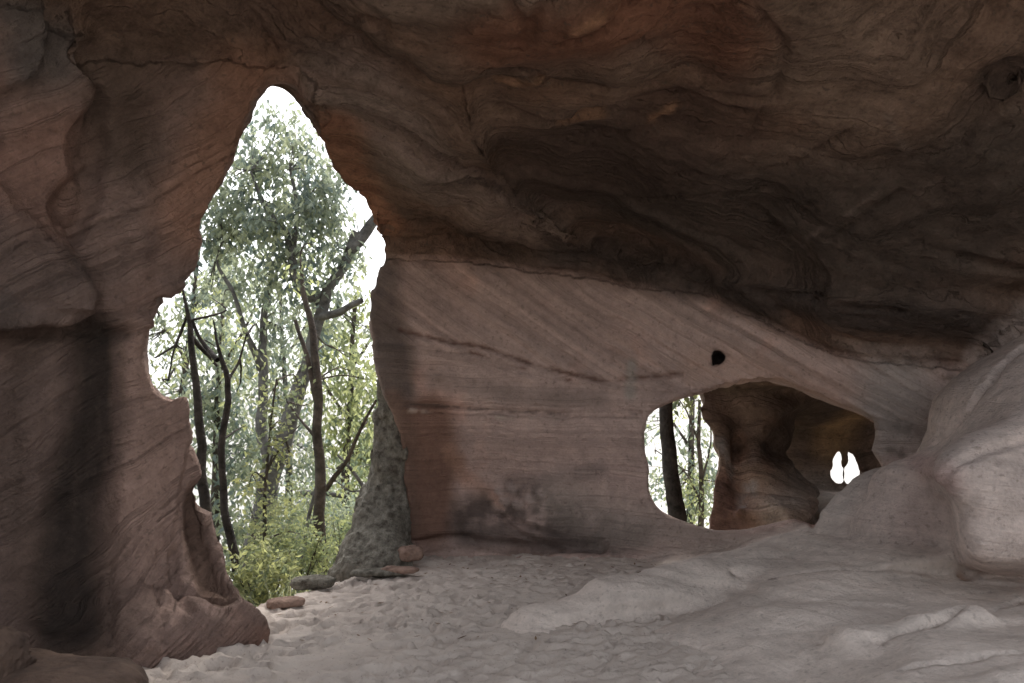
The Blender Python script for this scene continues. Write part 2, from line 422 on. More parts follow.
groove([(100,100),(97,150),(90,200),(75,235)], .06, .08)
ridge([(120,210),(160,230),(190,250)], .2, .05); ridge([(150,280),(175,240)], .14, .06)
ridge([(170,292),(182,286)], .05, .06); groove([(164,302),(186,300)], .03, .07)
# ceiling creases traced on the ceiling
CR = [([(320,30),(345,42),(385,40),(380,55)],.03,.05),([(300,60),(330,70),(365,72)],.03,.05),([(480,95),(470,120),(480,150),(515,195),(560,232)],.035,.06),
  ([(490,88),(530,86),(560,98),(600,104)],.03,.07),([(500,120),(560,135),(620,122),(690,118),(740,128)],.035,.07),([(500,150),(580,152),(660,140)],.03,.05),
  ([(515,62),(540,30),(600,20),(650,25)],.05,.06),([(520,45),(500,20),(560,5)],.04,.05),([(560,60),(620,40),(680,8)],.02,.06),([(620,60),(680,35),(705,10)],.02,.05),
  ([(700,110),(775,110),(785,60),(760,30)],.03,.05),([(765,120),(755,140),(735,160),(712,172)],.02,.03),([(640,212),(700,208),(760,200)],.03,.07),([(720,185),(800,170),(850,140)],.02,.04),
  ([(560,190),(640,185),(700,180)],.02,.04),([(780,255),(860,215),(905,165),(885,120)],.02,-.012),([(830,250),(900,200)],.03,.05),([(960,265),(1024,280)],.05,.08),
  ([(385,248),(450,250),(520,255),(600,268),(700,290),(800,305),(900,318)],.04,.06),([(395,262),(450,266),(520,262)],.02,.04)]
for p, r, d in CR: groove(p, r, d)
for p in ([(640,22),(665,8)],[(570,45),(610,35)],[(510,95),(540,92)]): ridge(p, .06, .03)
# flank beside the mouth
for k in range(9):
    a = 345+k*22; groove([(a,120+k*12),(a+40,135+k*12),(a+62,165+k*11)], .018, .035)
# rear wall lines
L1 = groove([(400,330),(450,342),(480,346),(520,360),(560,372),(600,380),(640,378),(680,374),(740,388)], .024, .04)
L1b = groove([(470,352),(520,368),(570,380)], .018, .02)
L2 = groove([(408,404),(440,406),(500,412),(560,414),(640,414)], .022, .03); ridge([(408,408),(500,416),(640,418)], .02, .012)
L3 = groove([(600,332),(640,336),(650,345)], .012, .02)
groove([(410,548),(460,540),(520,548),(600,545)], .07, .10)
groove([(500,515),(520,535),(560,548)], .02, .05)
for a, b in ((497,490),(510,487),(503,500),(516,503),(540,492),(528,498)): ridge([(a,b),(a+3,b+2)], .05, .03)
for q in range(6): groove([(505+q*8,515+q*3),(530+q*8,528+q*2)], .015, .02)
# boulder and apron
ridge([(540,598),(620,588),(700,575)], .22, .05); ridge([(640,640),(740,622),(820,610)], .2, .03); groove([(560,622),(640,612),(720,600)], .04, .03)
pass
ridge([(890,470),(930,470),(940,476)], .05, .03)
LE = groove([(962,574),(985,577),(1024,578)], .022, .05)
groove([(935,430),(905,450),(880,480)], .03, .03); groove([(1024,345),(990,380),(965,415),(930,445)], .045, .06); groove([(1024,440),(985,450),(950,470)], .03, .03); groove([(960,520),(1024,515)], .02, .02)
groove([(735,572),(800,572),(870,566),(960,570)], .03, .03); groove([(820,640),(880,640),(950,612),(1024,600)], .025, .04)
groove([(905,668),(960,660),(1024,650)], .02, .04); groove([(813,505),(813,530)], .03, .03)
groove([(945,380),(955,375)], .03, .02)

disp = np.clip(disp, -.4, .3)
log('relief')

# ------------------------------------------------------------------ colours of the stone (stains, iron bands, lichen), plus some painted glow and shade
def rgb(*c): return np.array(c, F32)
col = np.zeros((len(P), 3), F32)
def lay(c, w):
    global col
    w = np.clip(w, 0, 1)[:, None]; col = col*(1-w)+rgb(*c)*w
nl = fbm(x*.8, y*.8, z*.8, 4, off=21); nm = fbm(x*2.5, y*2.5, z*2.5, 4, off=31); nh = fbm(x*8, y*8, z*8, 3, off=41)
band = lambda f, s: terr(own_bed+.02*nm, f, .5, s)
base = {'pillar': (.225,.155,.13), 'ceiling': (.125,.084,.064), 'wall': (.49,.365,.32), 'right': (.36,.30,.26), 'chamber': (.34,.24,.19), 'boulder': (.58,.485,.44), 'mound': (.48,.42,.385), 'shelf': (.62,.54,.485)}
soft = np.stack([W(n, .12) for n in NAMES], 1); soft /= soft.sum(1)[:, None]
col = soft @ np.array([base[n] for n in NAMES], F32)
# iron bands and bleached beds
bw = 1-.85*np.maximum(np.maximum(wB, wM), wS*.7)-.55*wW*(1-kk)
col *= (1+.30*bw*(band(.09, 3)-.5)+.16*bw*(band(.03, 7)-.5)+.22*nm)[:, None]
rs = sst(nl+.4*nm, .1, .5)*.45*(1-np.maximum(wS, wB))
col = col*(1-rs[:, None])+col*rgb(1.25, .88, .72)*rs[:, None]
# ceiling stains
cm = wC*(1-wW*.5)
plate = np.clip(pl/.13, 0, 1); gl = sst(band(.13, 11)+.5*nl, .45, .95)
col *= (1+wC*(.6*(plate-.5)+.6*(terr(bedC+.03*n_hi, .19, .10, 1)-.5)))[:, None]
lay((.22,.125,.08), cm*gl*.45)
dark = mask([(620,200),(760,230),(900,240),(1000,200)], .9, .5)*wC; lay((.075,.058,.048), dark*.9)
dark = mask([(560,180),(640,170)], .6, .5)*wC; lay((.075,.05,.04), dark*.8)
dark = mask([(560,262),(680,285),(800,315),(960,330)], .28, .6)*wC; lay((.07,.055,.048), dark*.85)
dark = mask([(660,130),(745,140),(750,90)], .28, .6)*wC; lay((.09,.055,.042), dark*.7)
pale = mask([(800,60),(860,110),(800,30)], .45, .7)*wC; lay((.22,.155,.118), pale*.8)
pale = mask([(345,100),(400,150),(440,200),(520,235)], .42, .6)*wC; lay((.27,.205,.175), pale*.8*(.7+.6*band(.055, 2)))
pale = mask([(330,10),(430,10),(560,0)], .25, .6)*wC; lay((.30,.23,.185), pale*.6)
red = mask([(335,140),(345,185),(365,215),(380,235)], .22, .6)*wC; lay((.30,.15,.095), red*.8)
red = mask([(510,60),(600,60),(680,30),(720,60)], .35, .6)*wC; lay((.21,.098,.062), red*.8)
for p in ([(640,22),(690,8)],[(575,45),(600,36)],[(500,95),(545,92)],[(560,135),(600,130)],[(650,138),(670,132)]):
    lay((.42,.235,.14), mask(p, .035, .9)*wC*.55)
lay((.20,.155,.13), mask([(885,125),(910,165),(870,205),(800,250)], .022, .9)*wC*.5)
# pillar stains, darker recess and notch
st = mask([(98,335),(99,380),(92,440),(74,500),(64,560),(70,630)], .17, .6)*wP; pass
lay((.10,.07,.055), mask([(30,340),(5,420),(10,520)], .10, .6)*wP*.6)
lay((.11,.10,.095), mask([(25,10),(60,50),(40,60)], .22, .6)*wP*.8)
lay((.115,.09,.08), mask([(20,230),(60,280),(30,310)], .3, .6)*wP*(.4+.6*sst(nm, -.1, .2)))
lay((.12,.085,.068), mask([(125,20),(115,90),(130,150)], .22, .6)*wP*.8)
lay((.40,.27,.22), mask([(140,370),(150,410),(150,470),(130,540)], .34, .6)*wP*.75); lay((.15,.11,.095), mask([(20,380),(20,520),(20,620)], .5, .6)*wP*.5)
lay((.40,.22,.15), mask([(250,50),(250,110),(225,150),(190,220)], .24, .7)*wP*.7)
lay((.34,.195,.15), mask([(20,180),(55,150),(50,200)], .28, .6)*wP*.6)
lay((.12,.075,.055), rec*wP*.8); lay((.12,.08,.06), mask([(60,560),(70,640)], .3, .6)*wP*.6)  # darker colour in the carved recess and low on the face
lay((.10,.07,.06), notch*wP*.7)  # shade under the ledge painted into the notch
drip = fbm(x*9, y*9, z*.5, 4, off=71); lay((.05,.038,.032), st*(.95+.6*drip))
col *= (1+wP*.25*drip+wW*(1-kk)*.12*drip)[:, None]
# rear wall
lay((.20,.115,.085), mask([(425,425),(430,470),(425,520)], .36, .4)*wW*.95)
lay((.42,.25,.18), mask([(450,450),(465,478),(500,500)], .09, .8)*wW*.6)
lay((.09,.07,.062), mask([(470,520),(520,500),(560,520),(610,538)], .26, .5)*wW*sst(nm+.5*nh, -.3, .15)*.9)
lay((.115,.09,.08), mask([(470,535),(540,542),(640,535)], .14, .8)*wW*.85)
lay((.16,.13,.12), mask([(510,488),(560,478),(600,470)], .08, .9)*wW*(.5+.8*nm))
for a, b in ((497,490),(510,487),(503,500),(516,503),(540,492),(528,498)): lay((.40,.32,.29), mask([(a,b),(a+3,b+2)], .045, .5)*wW*.8)
lay((.10,.08,.07), mask([(378,275),(382,310),(388,345),(394,385)], .26, .5)*wW*.9); lay((.17,.11,.085), mask([(394,400),(408,440),(410,530)], .12, .6)*wW*.8)
lay((.42,.30,.26), mask([(430,300),(560,300),(640,345)], .4, .8)*wW*.45)
lay((.44,.29,.225), mask([(700,365),(780,375),(850,402)], .2, .7)*wW*.55)
lay((.20,.16,.14), mask([(430,378),(520,395),(600,400)], .10, .8)*wW*.5)
lay((.15,.075,.055), np.maximum(L1, L1b)**2*(.3+.5*sst(nh, -.3, .1))); lay((.50,.42,.36), mask([(410,410),(500,418),(640,420)], .022, .8)*wW*.8*sst(nh, -.2, .2)); lay((.08,.06,.05), L2**2*.7*sst(nh, -.25, .1))
lay((.26,.30,.27), mask([(632,365),(630,395)], .06, .8)*wW*.4)
lay((.36,.30,.26), mask([(560,500),(650,530),(720,540)], .25, .8)*wW*.6)
# boulder
lay((.36,.315,.285), mask([(890,345),(900,400),(885,430)], .35, .6)*wW*.8)
lay((.46,.31,.285), mask([(890,462),(930,466),(945,480)], .10, .8)*wB*.6); lay((.42,.33,.30), mask([(925,500),(915,530)], .18, .8)*wB*.5)
lay((.33,.29,.26), mask([(990,390),(1015,400),(975,420)], .12, .9)*wB*.35*sst(nh, -.1, .3))
lay((.36,.22,.15), LE*.8); lay((.18,.15,.13), mask([(895,548),(920,556),(930,545)], .03, .9)*sst(nh, 0, .25)*.8)
for a, b in ((900,455),(948,378),(889,450),(730,575),(770,578)): lay((.15,.12,.10), mask([(a,b),(a+4,b)], .025, .8)*.7)
# far chamber
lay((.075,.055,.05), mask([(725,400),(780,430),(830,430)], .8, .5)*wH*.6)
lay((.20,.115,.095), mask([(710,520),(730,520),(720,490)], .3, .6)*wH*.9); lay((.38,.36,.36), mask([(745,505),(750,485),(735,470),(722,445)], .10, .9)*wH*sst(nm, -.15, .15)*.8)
lay((.42,.26,.20), mask([(735,460),(735,440)], .12, .9)*wH*.6)
lay((.55,.36,.20), mask([(835,425),(860,415),(832,445)], .3, .9)*wH*.7)  # orange bounce-light glow painted on the rock near the far holes
lay((.40,.35,.31), mask([(790,500),(820,490)], .35, .9)*wH*.7)
lay((.03,.022,.02), np.maximum(mask([(716,362),(722,354)], .10, .3)*(np.abs(disp) < 9)*sst(y, 8.42, 8.5), mask([(1003,84),(1010,78)], .16, .3)*.5))  # inner shade of the two small holes painted near-black
col = np.clip(col, .012, .75)
P0 = P
P = P+N*disp[:, None].astype(F32)
log('colour')

# ------------------------------------------------------------------ materials
def mat(name): 
    m = bpy.data.materials.new(name); m.use_nodes = True; nt = m.node_tree; nt.nodes.clear()
    return m, nt
def nd(nt, t, **k):
    n = nt.nodes.new(t)
    for a, v in k.items():
        if a in n.inputs: n.inputs[a].default_value = v
        else: setattr(n, a, v)
    return n
def principled(nt, rough=.9, spec=.2):
    b = nd(nt, 'ShaderNodeBsdfPrincipled'); b.inputs['Roughness'].default_value = rough
    b.inputs['Specular IOR Level'].default_value = spec
    o = nd(nt, 'ShaderNodeOutputMaterial'); nt.links.new(b.outputs[0], o.inputs[0]); return b
def mathn(nt, op, a, b=None):
    n = nd(nt, 'ShaderNodeMath', operation=op)
    for i, v in enumerate((a, b)):
        if v is None: continue
        if hasattr(v, 'links'): nt.links.new(v, n.inputs[i])
        else: n.inputs[i].default_value = v
    return n.outputs[0]
def rock_mat(name, lam=1., bump=.5, grain=1.):
    m, nt = mat(name); b = principled(nt, .92, .15); L = nt.links.new
    tc = nd(nt, 'ShaderNodeTexCoord')
    ac = nd(nt, 'ShaderNodeAttribute', attribute_name='stone'); ab = nd(nt, 'ShaderNodeAttribute', attribute_name='bed')
    def noise(scale, det, rough, vec=None, dim='3D', w=None, dist=0.):
        n = nd(nt, 'ShaderNodeTexNoise'); n.noise_dimensions = dim
        n.inputs['Scale'].default_value = scale; n.inputs['Detail'].default_value = det; n.inputs['Roughness'].default_value = rough
        n.inputs['Distortion'].default_value = dist
        if dim == '1D': L(w, n.inputs['W'])
        else: L(vec or tc.outputs['Object'], n.inputs['Vector'])
        return n.outputs['Fac']
    n0 = noise(3.5, 6, .6)
    # layers: bed coordinate + a little waviness
    wv = mathn(nt, 'ADD', ab.outputs['Fac'], mathn(nt, 'MULTIPLY', mathn(nt, 'SUBTRACT', n0, .5), .05))
    lam1 = noise(16, 4, .65, dim='1D', w=wv); lam2 = noise(75, 3, .6, dim='1D', w=wv)
    n1 = noise(9, 8, .68); n2 = noise(45, 5, .7); n3 = noise(1.3, 5, .6)
    # brightness factor
    f = mathn(nt, 'ADD', mathn(nt, 'MULTIPLY', mathn(nt, 'SUBTRACT', lam1, .5), .75*lam), mathn(nt, 'MULTIPLY', mathn(nt, 'SUBTRACT', lam2, .5), .55*lam))
    f = mathn(nt, 'ADD', f, mathn(nt, 'MULTIPLY', mathn(nt, 'SUBTRACT', n1, .5), .9*grain))
    f = mathn(nt, 'ADD', f, mathn(nt, 'MULTIPLY', mathn(nt, 'SUBTRACT', n2, .5), .45*grain))
    f = mathn(nt, 'ADD', f, mathn(nt, 'MULTIPLY', mathn(nt, 'SUBTRACT', n3, .5), .7*grain))
    seam = mathn(nt, 'ABSOLUTE', mathn(nt, 'SUBTRACT', noise(7, 5, .6, dim='1D', w=wv), .5)); sr = nd(nt, 'ShaderNodeMapRange'); L(seam, sr.inputs['Value'])
    sr.inputs['From Min'].default_value = .004; sr.inputs['From Max'].default_value = .016; sr.inputs['To Min'].default_value = 1; sr.inputs['To Max'].default_value = 0
    pr = nd(nt, 'ShaderNodeMapRange'); L(n1, pr.inputs['Value']); pr.inputs['From Min'].default_value = .45; pr.inputs['From Max'].default_value = .6
    seamf = mathn(nt, 'MULTIPLY', sr.outputs[0], pr.outputs[0])
    f = mathn(nt, 'SUBTRACT', f, mathn(nt, 'MULTIPLY', seamf, .55*lam))
    f = mathn(nt, 'MAXIMUM', mathn(nt, 'ADD', f, 1.), .25)
    mx = nd(nt, 'ShaderNodeVectorMath', operation='SCALE'); L(ac.outputs['Color'], mx.inputs[0]); L(f, mx.inputs['Scale'])
    # small dark specks and iron freckles
    sp = noise(22, 3, .55); r = nd(nt, 'ShaderNodeValToRGB'); r.color_ramp.elements[0].position = .60; r.color_ramp.elements[1].position = .70; L(sp, r.inputs[0])
    mm = nd(nt, 'ShaderNodeMix', data_type='RGBA'); L(mathn(nt, 'MULTIPLY', r.outputs[0], .35*grain), mm.inputs['Factor']); L(mx.outputs[0], mm.inputs['A'])
    mm.inputs['B'].default_value = (.10, .075, .06, 1)
    L(mm.outputs['Result'], b.inputs['Base Color'])
    h = mathn(nt, 'ADD', mathn(nt, 'MULTIPLY', lam1, .9*lam), mathn(nt, 'MULTIPLY', lam2, .35*lam))
    h = mathn(nt, 'ADD', h, mathn(nt, 'MULTIPLY', n1, 1.1)); h = mathn(nt, 'ADD', h, mathn(nt, 'MULTIPLY', n2, .28)); h = mathn(nt, 'SUBTRACT', h, mathn(nt, 'MULTIPLY', seamf, .9*lam))
    bp = nd(nt, 'ShaderNodeBump'); bp.inputs['Strength'].default_value = bump; bp.inputs['Distance'].default_value = .055
    L(h, bp.inputs['Height']); L(bp.outputs[0], b.inputs['Normal'])
    return m
M_wall = rock_mat('wall_sandstone', .42, .7, 1.); M_pillar = rock_mat('pillar_sandstone', .5, .9, 1.3); M_ceil = rock_mat('ceiling_sandstone', .6, 1., 1.8)
M_smooth = rock_mat('smooth_sandstone', .22, .7, 1.1); M_shelf = rock_mat('shelf_sandstone', .12, .6, .8)

def simple_rock(name, c, c2, scale=3., bump=.6):
    m, nt = mat(name); b = principled(nt, .92, .15); L = nt.links.new
    tc = nd(nt, 'ShaderNodeTexCoord'); n = nd(nt, 'ShaderNodeTexNoise'); n.inputs['Scale'].default_value = scale; n.inputs['Detail'].default_value = 8; n.inputs['Roughness'].default_value = .65
    L(tc.outputs['Object'], n.inputs['Vector']); r = nd(nt, 'ShaderNodeValToRGB'); L(n.outputs['Fac'], r.inputs[0])
    r.color_ramp.elements[0].position = .35; r.color_ramp.elements[1].position = .65
    r.color_ramp.elements[0].color = (*c, 1); r.color_ramp.elements[1].color = (*c2, 1); L(r.outputs[0], b.inputs['Base Color'])
    n2 = nd(nt, 'ShaderNodeTexNoise'); n2.inputs['Scale'].default_value = scale*5; n2.inputs['Detail'].default_value = 6; L(tc.outputs['Object'], n2.inputs['Vector'])
    bp = nd(nt, 'ShaderNodeBump'); bp.inputs['Strength'].default_value = bump; bp.inputs['Distance'].default_value = .03; L(n2.outputs['Fac'], bp.inputs['Height']); L(bp.outputs[0], b.inputs['Normal'])
    return m

# ------------------------------------------------------------------ split the rock into its masses
def tag(o, label=None, cat=None, group=None, kind=None):
    if label: o['label'] = label
    if cat: o['category'] = cat
    if group: o['group'] = group
    if kind: o['kind'] = kind
    return o
NF = vnormals(P, Q)
fc = np.array([np.bincount(own[Q[i]], minlength=8).argmax() for i in range(0)], int)
qo = np.sort(own[Q], 1)[:, 1]
def piece(name, ids, material):
    sel = np.isin(qo, ids); q = Q[sel]; u, inv = np.unique(q, return_inverse=True)
    me = np_mesh(name, P[u], inv.reshape(-1, 4).astype(np.int32))
    a = me.attributes.new('stone', 'FLOAT_COLOR', 'POINT'); a.data.foreach_set('color', np.concatenate([col[u], np.ones((len(u), 1), F32)], 1).astype(F32).ravel())
    a = me.attributes.new('bed', 'FLOAT', 'POINT'); a.data.foreach_set('value', bed[u].astype(F32))
    me.normals_split_custom_set_from_vertices(NF[u])
    me.materials.append(material); o = bpy.data.objects.new(name, me); COL.objects.link(o); return o
I_ = {n: i for i, n in enumerate(NAMES)}
tag(piece('rock_pillar', [I_['pillar']], M_pillar), 'massive brown sandstone pillar left of the tall opening, with a dark streak down its face', 'rock pillar')
tag(piece('cave_ceiling', [I_['ceiling'], I_['right']], M_ceil), 'dark brown layered overhanging cave ceiling', 'cave ceiling', kind='structure')
tag(piece('rock_wall', [I_['wall']], M_wall), 'pinkish cross-bedded sandstone rear wall pierced by a low oval window', 'rock wall')
tag(piece('cave_chamber', [I_['chamber']], M_ceil), 'dark rock chamber seen through the low window, with a stubby pillar and two tiny holes', 'rock chamber')
tag(piece('boulder', [I_['boulder']], M_smooth), 'huge smooth pale rounded boulder with an overhanging lobe at the right', 'boulder')
tag(piece('rock_mound', [I_['mound']], M_smooth), 'smooth grey dome of rock at the right end of the window sill', 'rock mound')
tag(piece('rock_shelf', [I_['shelf']], M_shelf), 'pale wavy sandstone shelf rising from the sand to the boulder', 'rock shelf')
log('pieces')

# ------------------------------------------------------------------ ground
def sheet(name, xs, ys, hf, material, skip=None):
    X, Y = np.meshgrid(xs, ys, indexing='ij'); Z = hf(X, Y)
    Pg = np.stack([X.ravel(), Y.ravel(), Z.ravel()], 1); n, m = X.shape
    i = np.arange(n-1)[:, None]*m+np.arange(m-1)[None]; i = i.ravel()
    Qg = np.stack([i, i+m, i+m+1, i+1], 1)
    me = np_mesh(name, Pg, Qg); me.materials.append(material)
    o = bpy.data.objects.new(name, me); COL.objects.link(o); return o
def falloff(X, Y):                      # the hillside drops away outside the mouth
    d = np.maximum(0, -(X+2.04)*.93+(Y-6.75)*.37)+.35*sst(Y, 9.6, 10.4)
    d = d*sst(Y, 3.6, 5.4)+np.maximum(0, -X-9)*(1-sst(Y, 3.6, 5.4))
    d = np.maximum(d, 1.7*np.maximum(0, Y-9.9)*(1-sst(X, 3.2, 5.5))); d = np.where((X > 3), np.maximum(0, Y-15.5)*2.2+d*(1-sst(X, 3, 5.5)), d)
    return d
NFt = 3600
foot = np.stack([rng.uniform(-3.2, 3., NFt), rng.uniform(3., 9.6, NFt), rng.normal(.2, .6, NFt), rng.uniform(.35, .85, NFt), rng.uniform(.4, 1.1, NFt)], 1); foot[:, 4] *= .4+.6*foot[:, 3]
def sand_h(X, Y):
    Z = .03*fbm(X*.5, Y*.5, 1., 2)+.0*X
    Z = Z - .05*sst(Y, 6., 8.5)*sst(-X, .8, 2)
    Z = Z + .05*sst(X, -.5, 1.2)
    ed = np.zeros_like(Z)
    for fx, fy, a, s, dp in foot:
        L_ = .30*s
        i0, i1 = np.searchsorted(sx, (fx-L_, fx+L_)); j0, j1 = np.searchsorted(sy, (fy-L_, fy+L_))
        if i1 <= i0 or j1 <= j0: continue
        xx = X[i0:i1, j0:j1]-fx; yy = Y[i0:i1, j0:j1]-fy
        u = (xx*math.cos(a)+yy*math.sin(a))/(.13*s); v = (-xx*math.sin(a)+yy*math.cos(a))/(.065*s)
        r = np.sqrt(u*u+v*v)
        ed[i0:i1, j0:j1] += dp*(-.045*np.exp(-r**4*.6)+.020*np.exp(-((r-1.35)/.3)**2))
    Z = Z + np.clip(ed*(.55+.9*sst(fbm(X*.9, Y*.9, 7., 3), -.25, .3)), -.06, .035)*.8
    Z = Z + .016*fbm(X*3.5, Y*6, 2., 5)+.010*ridged(X*3, Y*4, 4., 3)
    d = falloff(X, Y); Z = Z - .45*np.minimum(d, 3)**1.15 - 1.2*sst(Y, 9.2, 10.)*sst(X, -.5, .8)
    return Z
m_sand, nt = mat('sand'); b = principled(nt, .95, .1); L = nt.links.new
tc = nd(nt, 'ShaderNodeTexCoord')
n = nd(nt, 'ShaderNodeTexNoise'); n.inputs['Scale'].default_value = 2.; n.inputs['Detail'].default_value = 8; n.inputs['Roughness'].default_value = .6; L(tc.outputs['Object'], n.inputs['Vector'])
r = nd(nt, 'ShaderNodeValToRGB'); r.color_ramp.elements[0].position = .3; r.color_ramp.elements[1].position = .7
r.color_ramp.elements[0].color = (.47, .405, .36, 1); r.color_ramp.elements[1].color = (.60, .53, .475, 1); L(n.outputs['Fac'], r.inputs[0])
n3 = nd(nt, 'ShaderNodeTexNoise'); n3.inputs['Scale'].default_value = 60; n3.inputs['Detail'].default_value = 4; L(tc.outputs['Object'], n3.inputs['Vector'])
r3 = nd(nt, 'ShaderNodeValToRGB'); r3.color_ramp.elements[0].position = .62; r3.color_ramp.elements[1].position = .72; L(n3.outputs['Fac'], r3.inputs[0])
mm = nd(nt, 'ShaderNodeMix', data_type='RGBA'); L(mathn(nt, 'MULTIPLY', r3.outputs[0], .5), mm.inputs['Factor']); L(r.outputs[0], mm.inputs['A']); mm.inputs['B'].default_value = (.16, .12, .10, 1)
L(mm.outputs['Result'], b.inputs['Base Color'])
n2 = nd(nt, 'ShaderNodeTexNoise'); n2.inputs['Scale'].default_value = 16; n2.inputs['Detail'].default_value = 8; n2.inputs['Roughness'].default_value = .65; L(tc.outputs['Object'], n2.inputs['Vector'])
bp = nd(nt, 'ShaderNodeBump'); bp.inputs['Strength'].default_value = .6; bp.inputs['Distance'].default_value = .03; L(n2.outputs['Fac'], bp.inputs['Height']); L(bp.outputs[0], b.inputs['Normal'])
sx = np.arange(-5., 4.2, .022); sy = np.arange(1.8, 12., .022)
o = sheet('sand_floor', sx, sy, sand_h, m_sand); tag(o, 'pale grey sand floor churned with footprints', 'sand', kind='structure')

zi = sand_h(*np.meshgrid(sx, sy, indexing='ij')); nl_ = 260
lx = rng.uniform(-1.9, 2.2, nl_); ly = np.where(rng.uniform(0, 1, nl_) < .55, rng.uniform(7.6, 8.7, nl_), rng.uniform(5.6, 8., nl_))
lz = zi[np.searchsorted(sx, lx), np.searchsorted(sy, ly)]+.008; la = rng.uniform(0, 6.28, nl_); ls = rng.uniform(.02, .05, nl_)
dx_ = np.stack([np.cos(la), np.sin(la), rng.uniform(-.1, .25, nl_)], 1)*ls[:, None]; dw_ = np.stack([-np.sin(la), np.cos(la), rng.uniform(-.2, .3, nl_)], 1)*ls[:, None]*.25; c_ = np.stack([lx, ly, lz], 1)
me = np_mesh('leaf_litter', np.stack([c_-dx_, c_+dw_, c_+dx_, c_-dw_], 1).reshape(-1, 3), np.arange(nl_*4).reshape(-1, 4), False)
me.materials.append(simple_rock('dead_leaf', (.10, .06, .035), (.26, .17, .10), 9., .2)); o = bpy.data.objects.new('leaf_litter', me); COL.objects.link(o); tag(o, 'scattered dead brown leaves on the sand', 'leaf litter', kind='stuff')

m_soil = simple_rock('bush_soil', (.10, .095, .055), (.22, .20, .13), 1.5, .5)
def hill_h(X, Y):
    d = falloff(X, Y)
    Z = -.12-.22*np.minimum(d, 3)-.15*d-.0004*d*d-.5*sst(Y, 9.4, 10.2)*sst(X, .5, 1.5)
    Z = Z+.25*fbm(X*.15, Y*.15, 0., 3)*sst(d, 1, 6)+.05*fbm(X, Y, 0., 3)*sst(d, .3, 2)
    return Z
def axis(lo, hi, a, b, s):
    c = list(np.arange(a, b, s)); v = a; st = s
    L_ = []
    while v > lo: st *= 1.12; v -= st; L_.append(v)
    R_ = []; v = b; st = s
    while v < hi: st *= 1.12; v += st; R_.append(v)
    return np.array(L_[::-1]+c+R_)
o = sheet('hillside_ground', axis(-250, 250, -10, 12, .3), axis(-120, 320, -4, 26, .3), hill_h, m_soil); tag(o, 'bush covered hillside falling away outside the cave', 'hillside', kind='structure')
def gz(X, Y): return float(hill_h(np.array([[X]], float), np.array([[Y]], float))[0, 0])

o = sheet('unseen_bounce_sand', np.arange(-9, 9.01, .25), np.arange(-9, 2.3, .25), lambda X, Y: .03*fbm(X*.5, Y*.5, 1., 2)-.02+.02*fbm(X*2, Y*2, 3., 2), m_sand); tag(o, 'unseen sand sheet added around and behind the viewpoint to bounce light into the cave', 'sand', kind='structure')  # added out of view as pale bounce ground for the front-facing rock

# ------------------------------------------------------------------ grey weathered buttress beside the mouth
def small_rock(name, fn, lo, hi, v, material, disp_fn=None, flat=False):
    xs, ys, zs = [np.arange(lo[k], hi[k], v) for k in range(3)]
    global VX
    X, Y, Z = np.meshgrid(xs, ys, zs, indexing='ij')
    V = fn(X, Y, Z).astype(F32)
    V[0] = V[-1] = 1; V[:, 0] = V[:, -1] = 1; V[:, :, 0] = V[:, :, -1] = 1
    Pn, Qn = nets(V, lo, v)
    me = np_mesh(name, Pn, Qn); me.materials.append(material)
    o = bpy.data.objects.new(name, me); COL.objects.link(o); return o
def nets(V, lo, v):
    nx, ny, nz = V.shape; S = V < 0
    c = sum(S[a:nx-1+a, b:ny-1+b, d:nz-1+d].astype(np.int8) for a in (0,1) for b in (0,1) for d in (0,1))
    I, J, K = np.nonzero((c > 0) & (c < 8)); n = len(I); idx = np.full(c.shape, -1, np.int32); idx[I, J, K] = np.arange(n)
    acc = np.zeros((n, 3)); cnt = np.zeros(n)
    for a in [(a, b, d) for a in (0,1) for b in (0,1) for d in (0,1)]:
        for ax in range(3):
            if a[ax]: continue
            b = list(a); b[ax] = 1
            va = V[I+a[0], J+a[1], K+a[2]]; vb = V[I+b[0], J+b[1], K+b[2]]; mk = (va < 0) != (vb < 0)
            t = np.where(mk, va/(va-vb+1e-12), 0)
            for k in range(3): acc[:, k] += np.where(mk, a[k]+(t if k == ax else 0), 0)
            cnt += mk
    Pn = np.array(lo)+(acc/cnt[:, None]+np.stack([I, J, K], 1))*v
    qs = []
    for ax in range(3):
        A = S[tuple(slice(0, -1) if k == ax else slice(1, -1) for k in range(3))]; B = S[tuple(slice(1, None) if k == ax else slice(1, -1) for k in range(3))]
        u, w = [(1, 2), (2, 0), (0, 1)][ax]
        for flip, mk in ((0, A & ~B), (1, ~A & B)):
            q = np.array(np.nonzero(mk)).T+np.array([0 if k == ax else 1 for k in range(3)])
            def g(du, dv):
                r = q.copy(); r[:, u] -= du; r[:, w] -= dv; return idx[r[:, 0], r[:, 1], r[:, 2]]
            Qn = np.stack([g(1, 1), g(0, 1), g(0, 0), g(1, 0)], 1); qs.append(Qn[:, ::-1] if flip else Qn)
    return Pn, np.concatenate(qs)
m_grey = simple_rock('lichened_grey_rock', (.075, .065, .052), (.24, .225, .19), 13., 1.)
BUT = Outline([(379,375),(374,420),(372,455),(368,480),(356,500),(352,520),(338,548),(328,572),(322,600),(420,600),(412,572),(419,548),(412,538),(412,500),(414,470),(412,430),(400,390),(385,365)], jag=3., seed=12)
def but(X, Y, Z):
    px, py, D = proj(X, Y, Z); sd, _ = BUT.look(px, py)
    yc = 9.35-.55*sst(1.0-Z, 0, 1.1)
    f = smax(sd*D/FP, np.abs(Y-yc)-(.38+.25*sst(.5-Z, 0, .5)), .22)
    return f+.11*fbm(X*4, Y*4, Z*1.8, 4)+.06*ridged(X*8, Y*8, Z*3.5, 4)
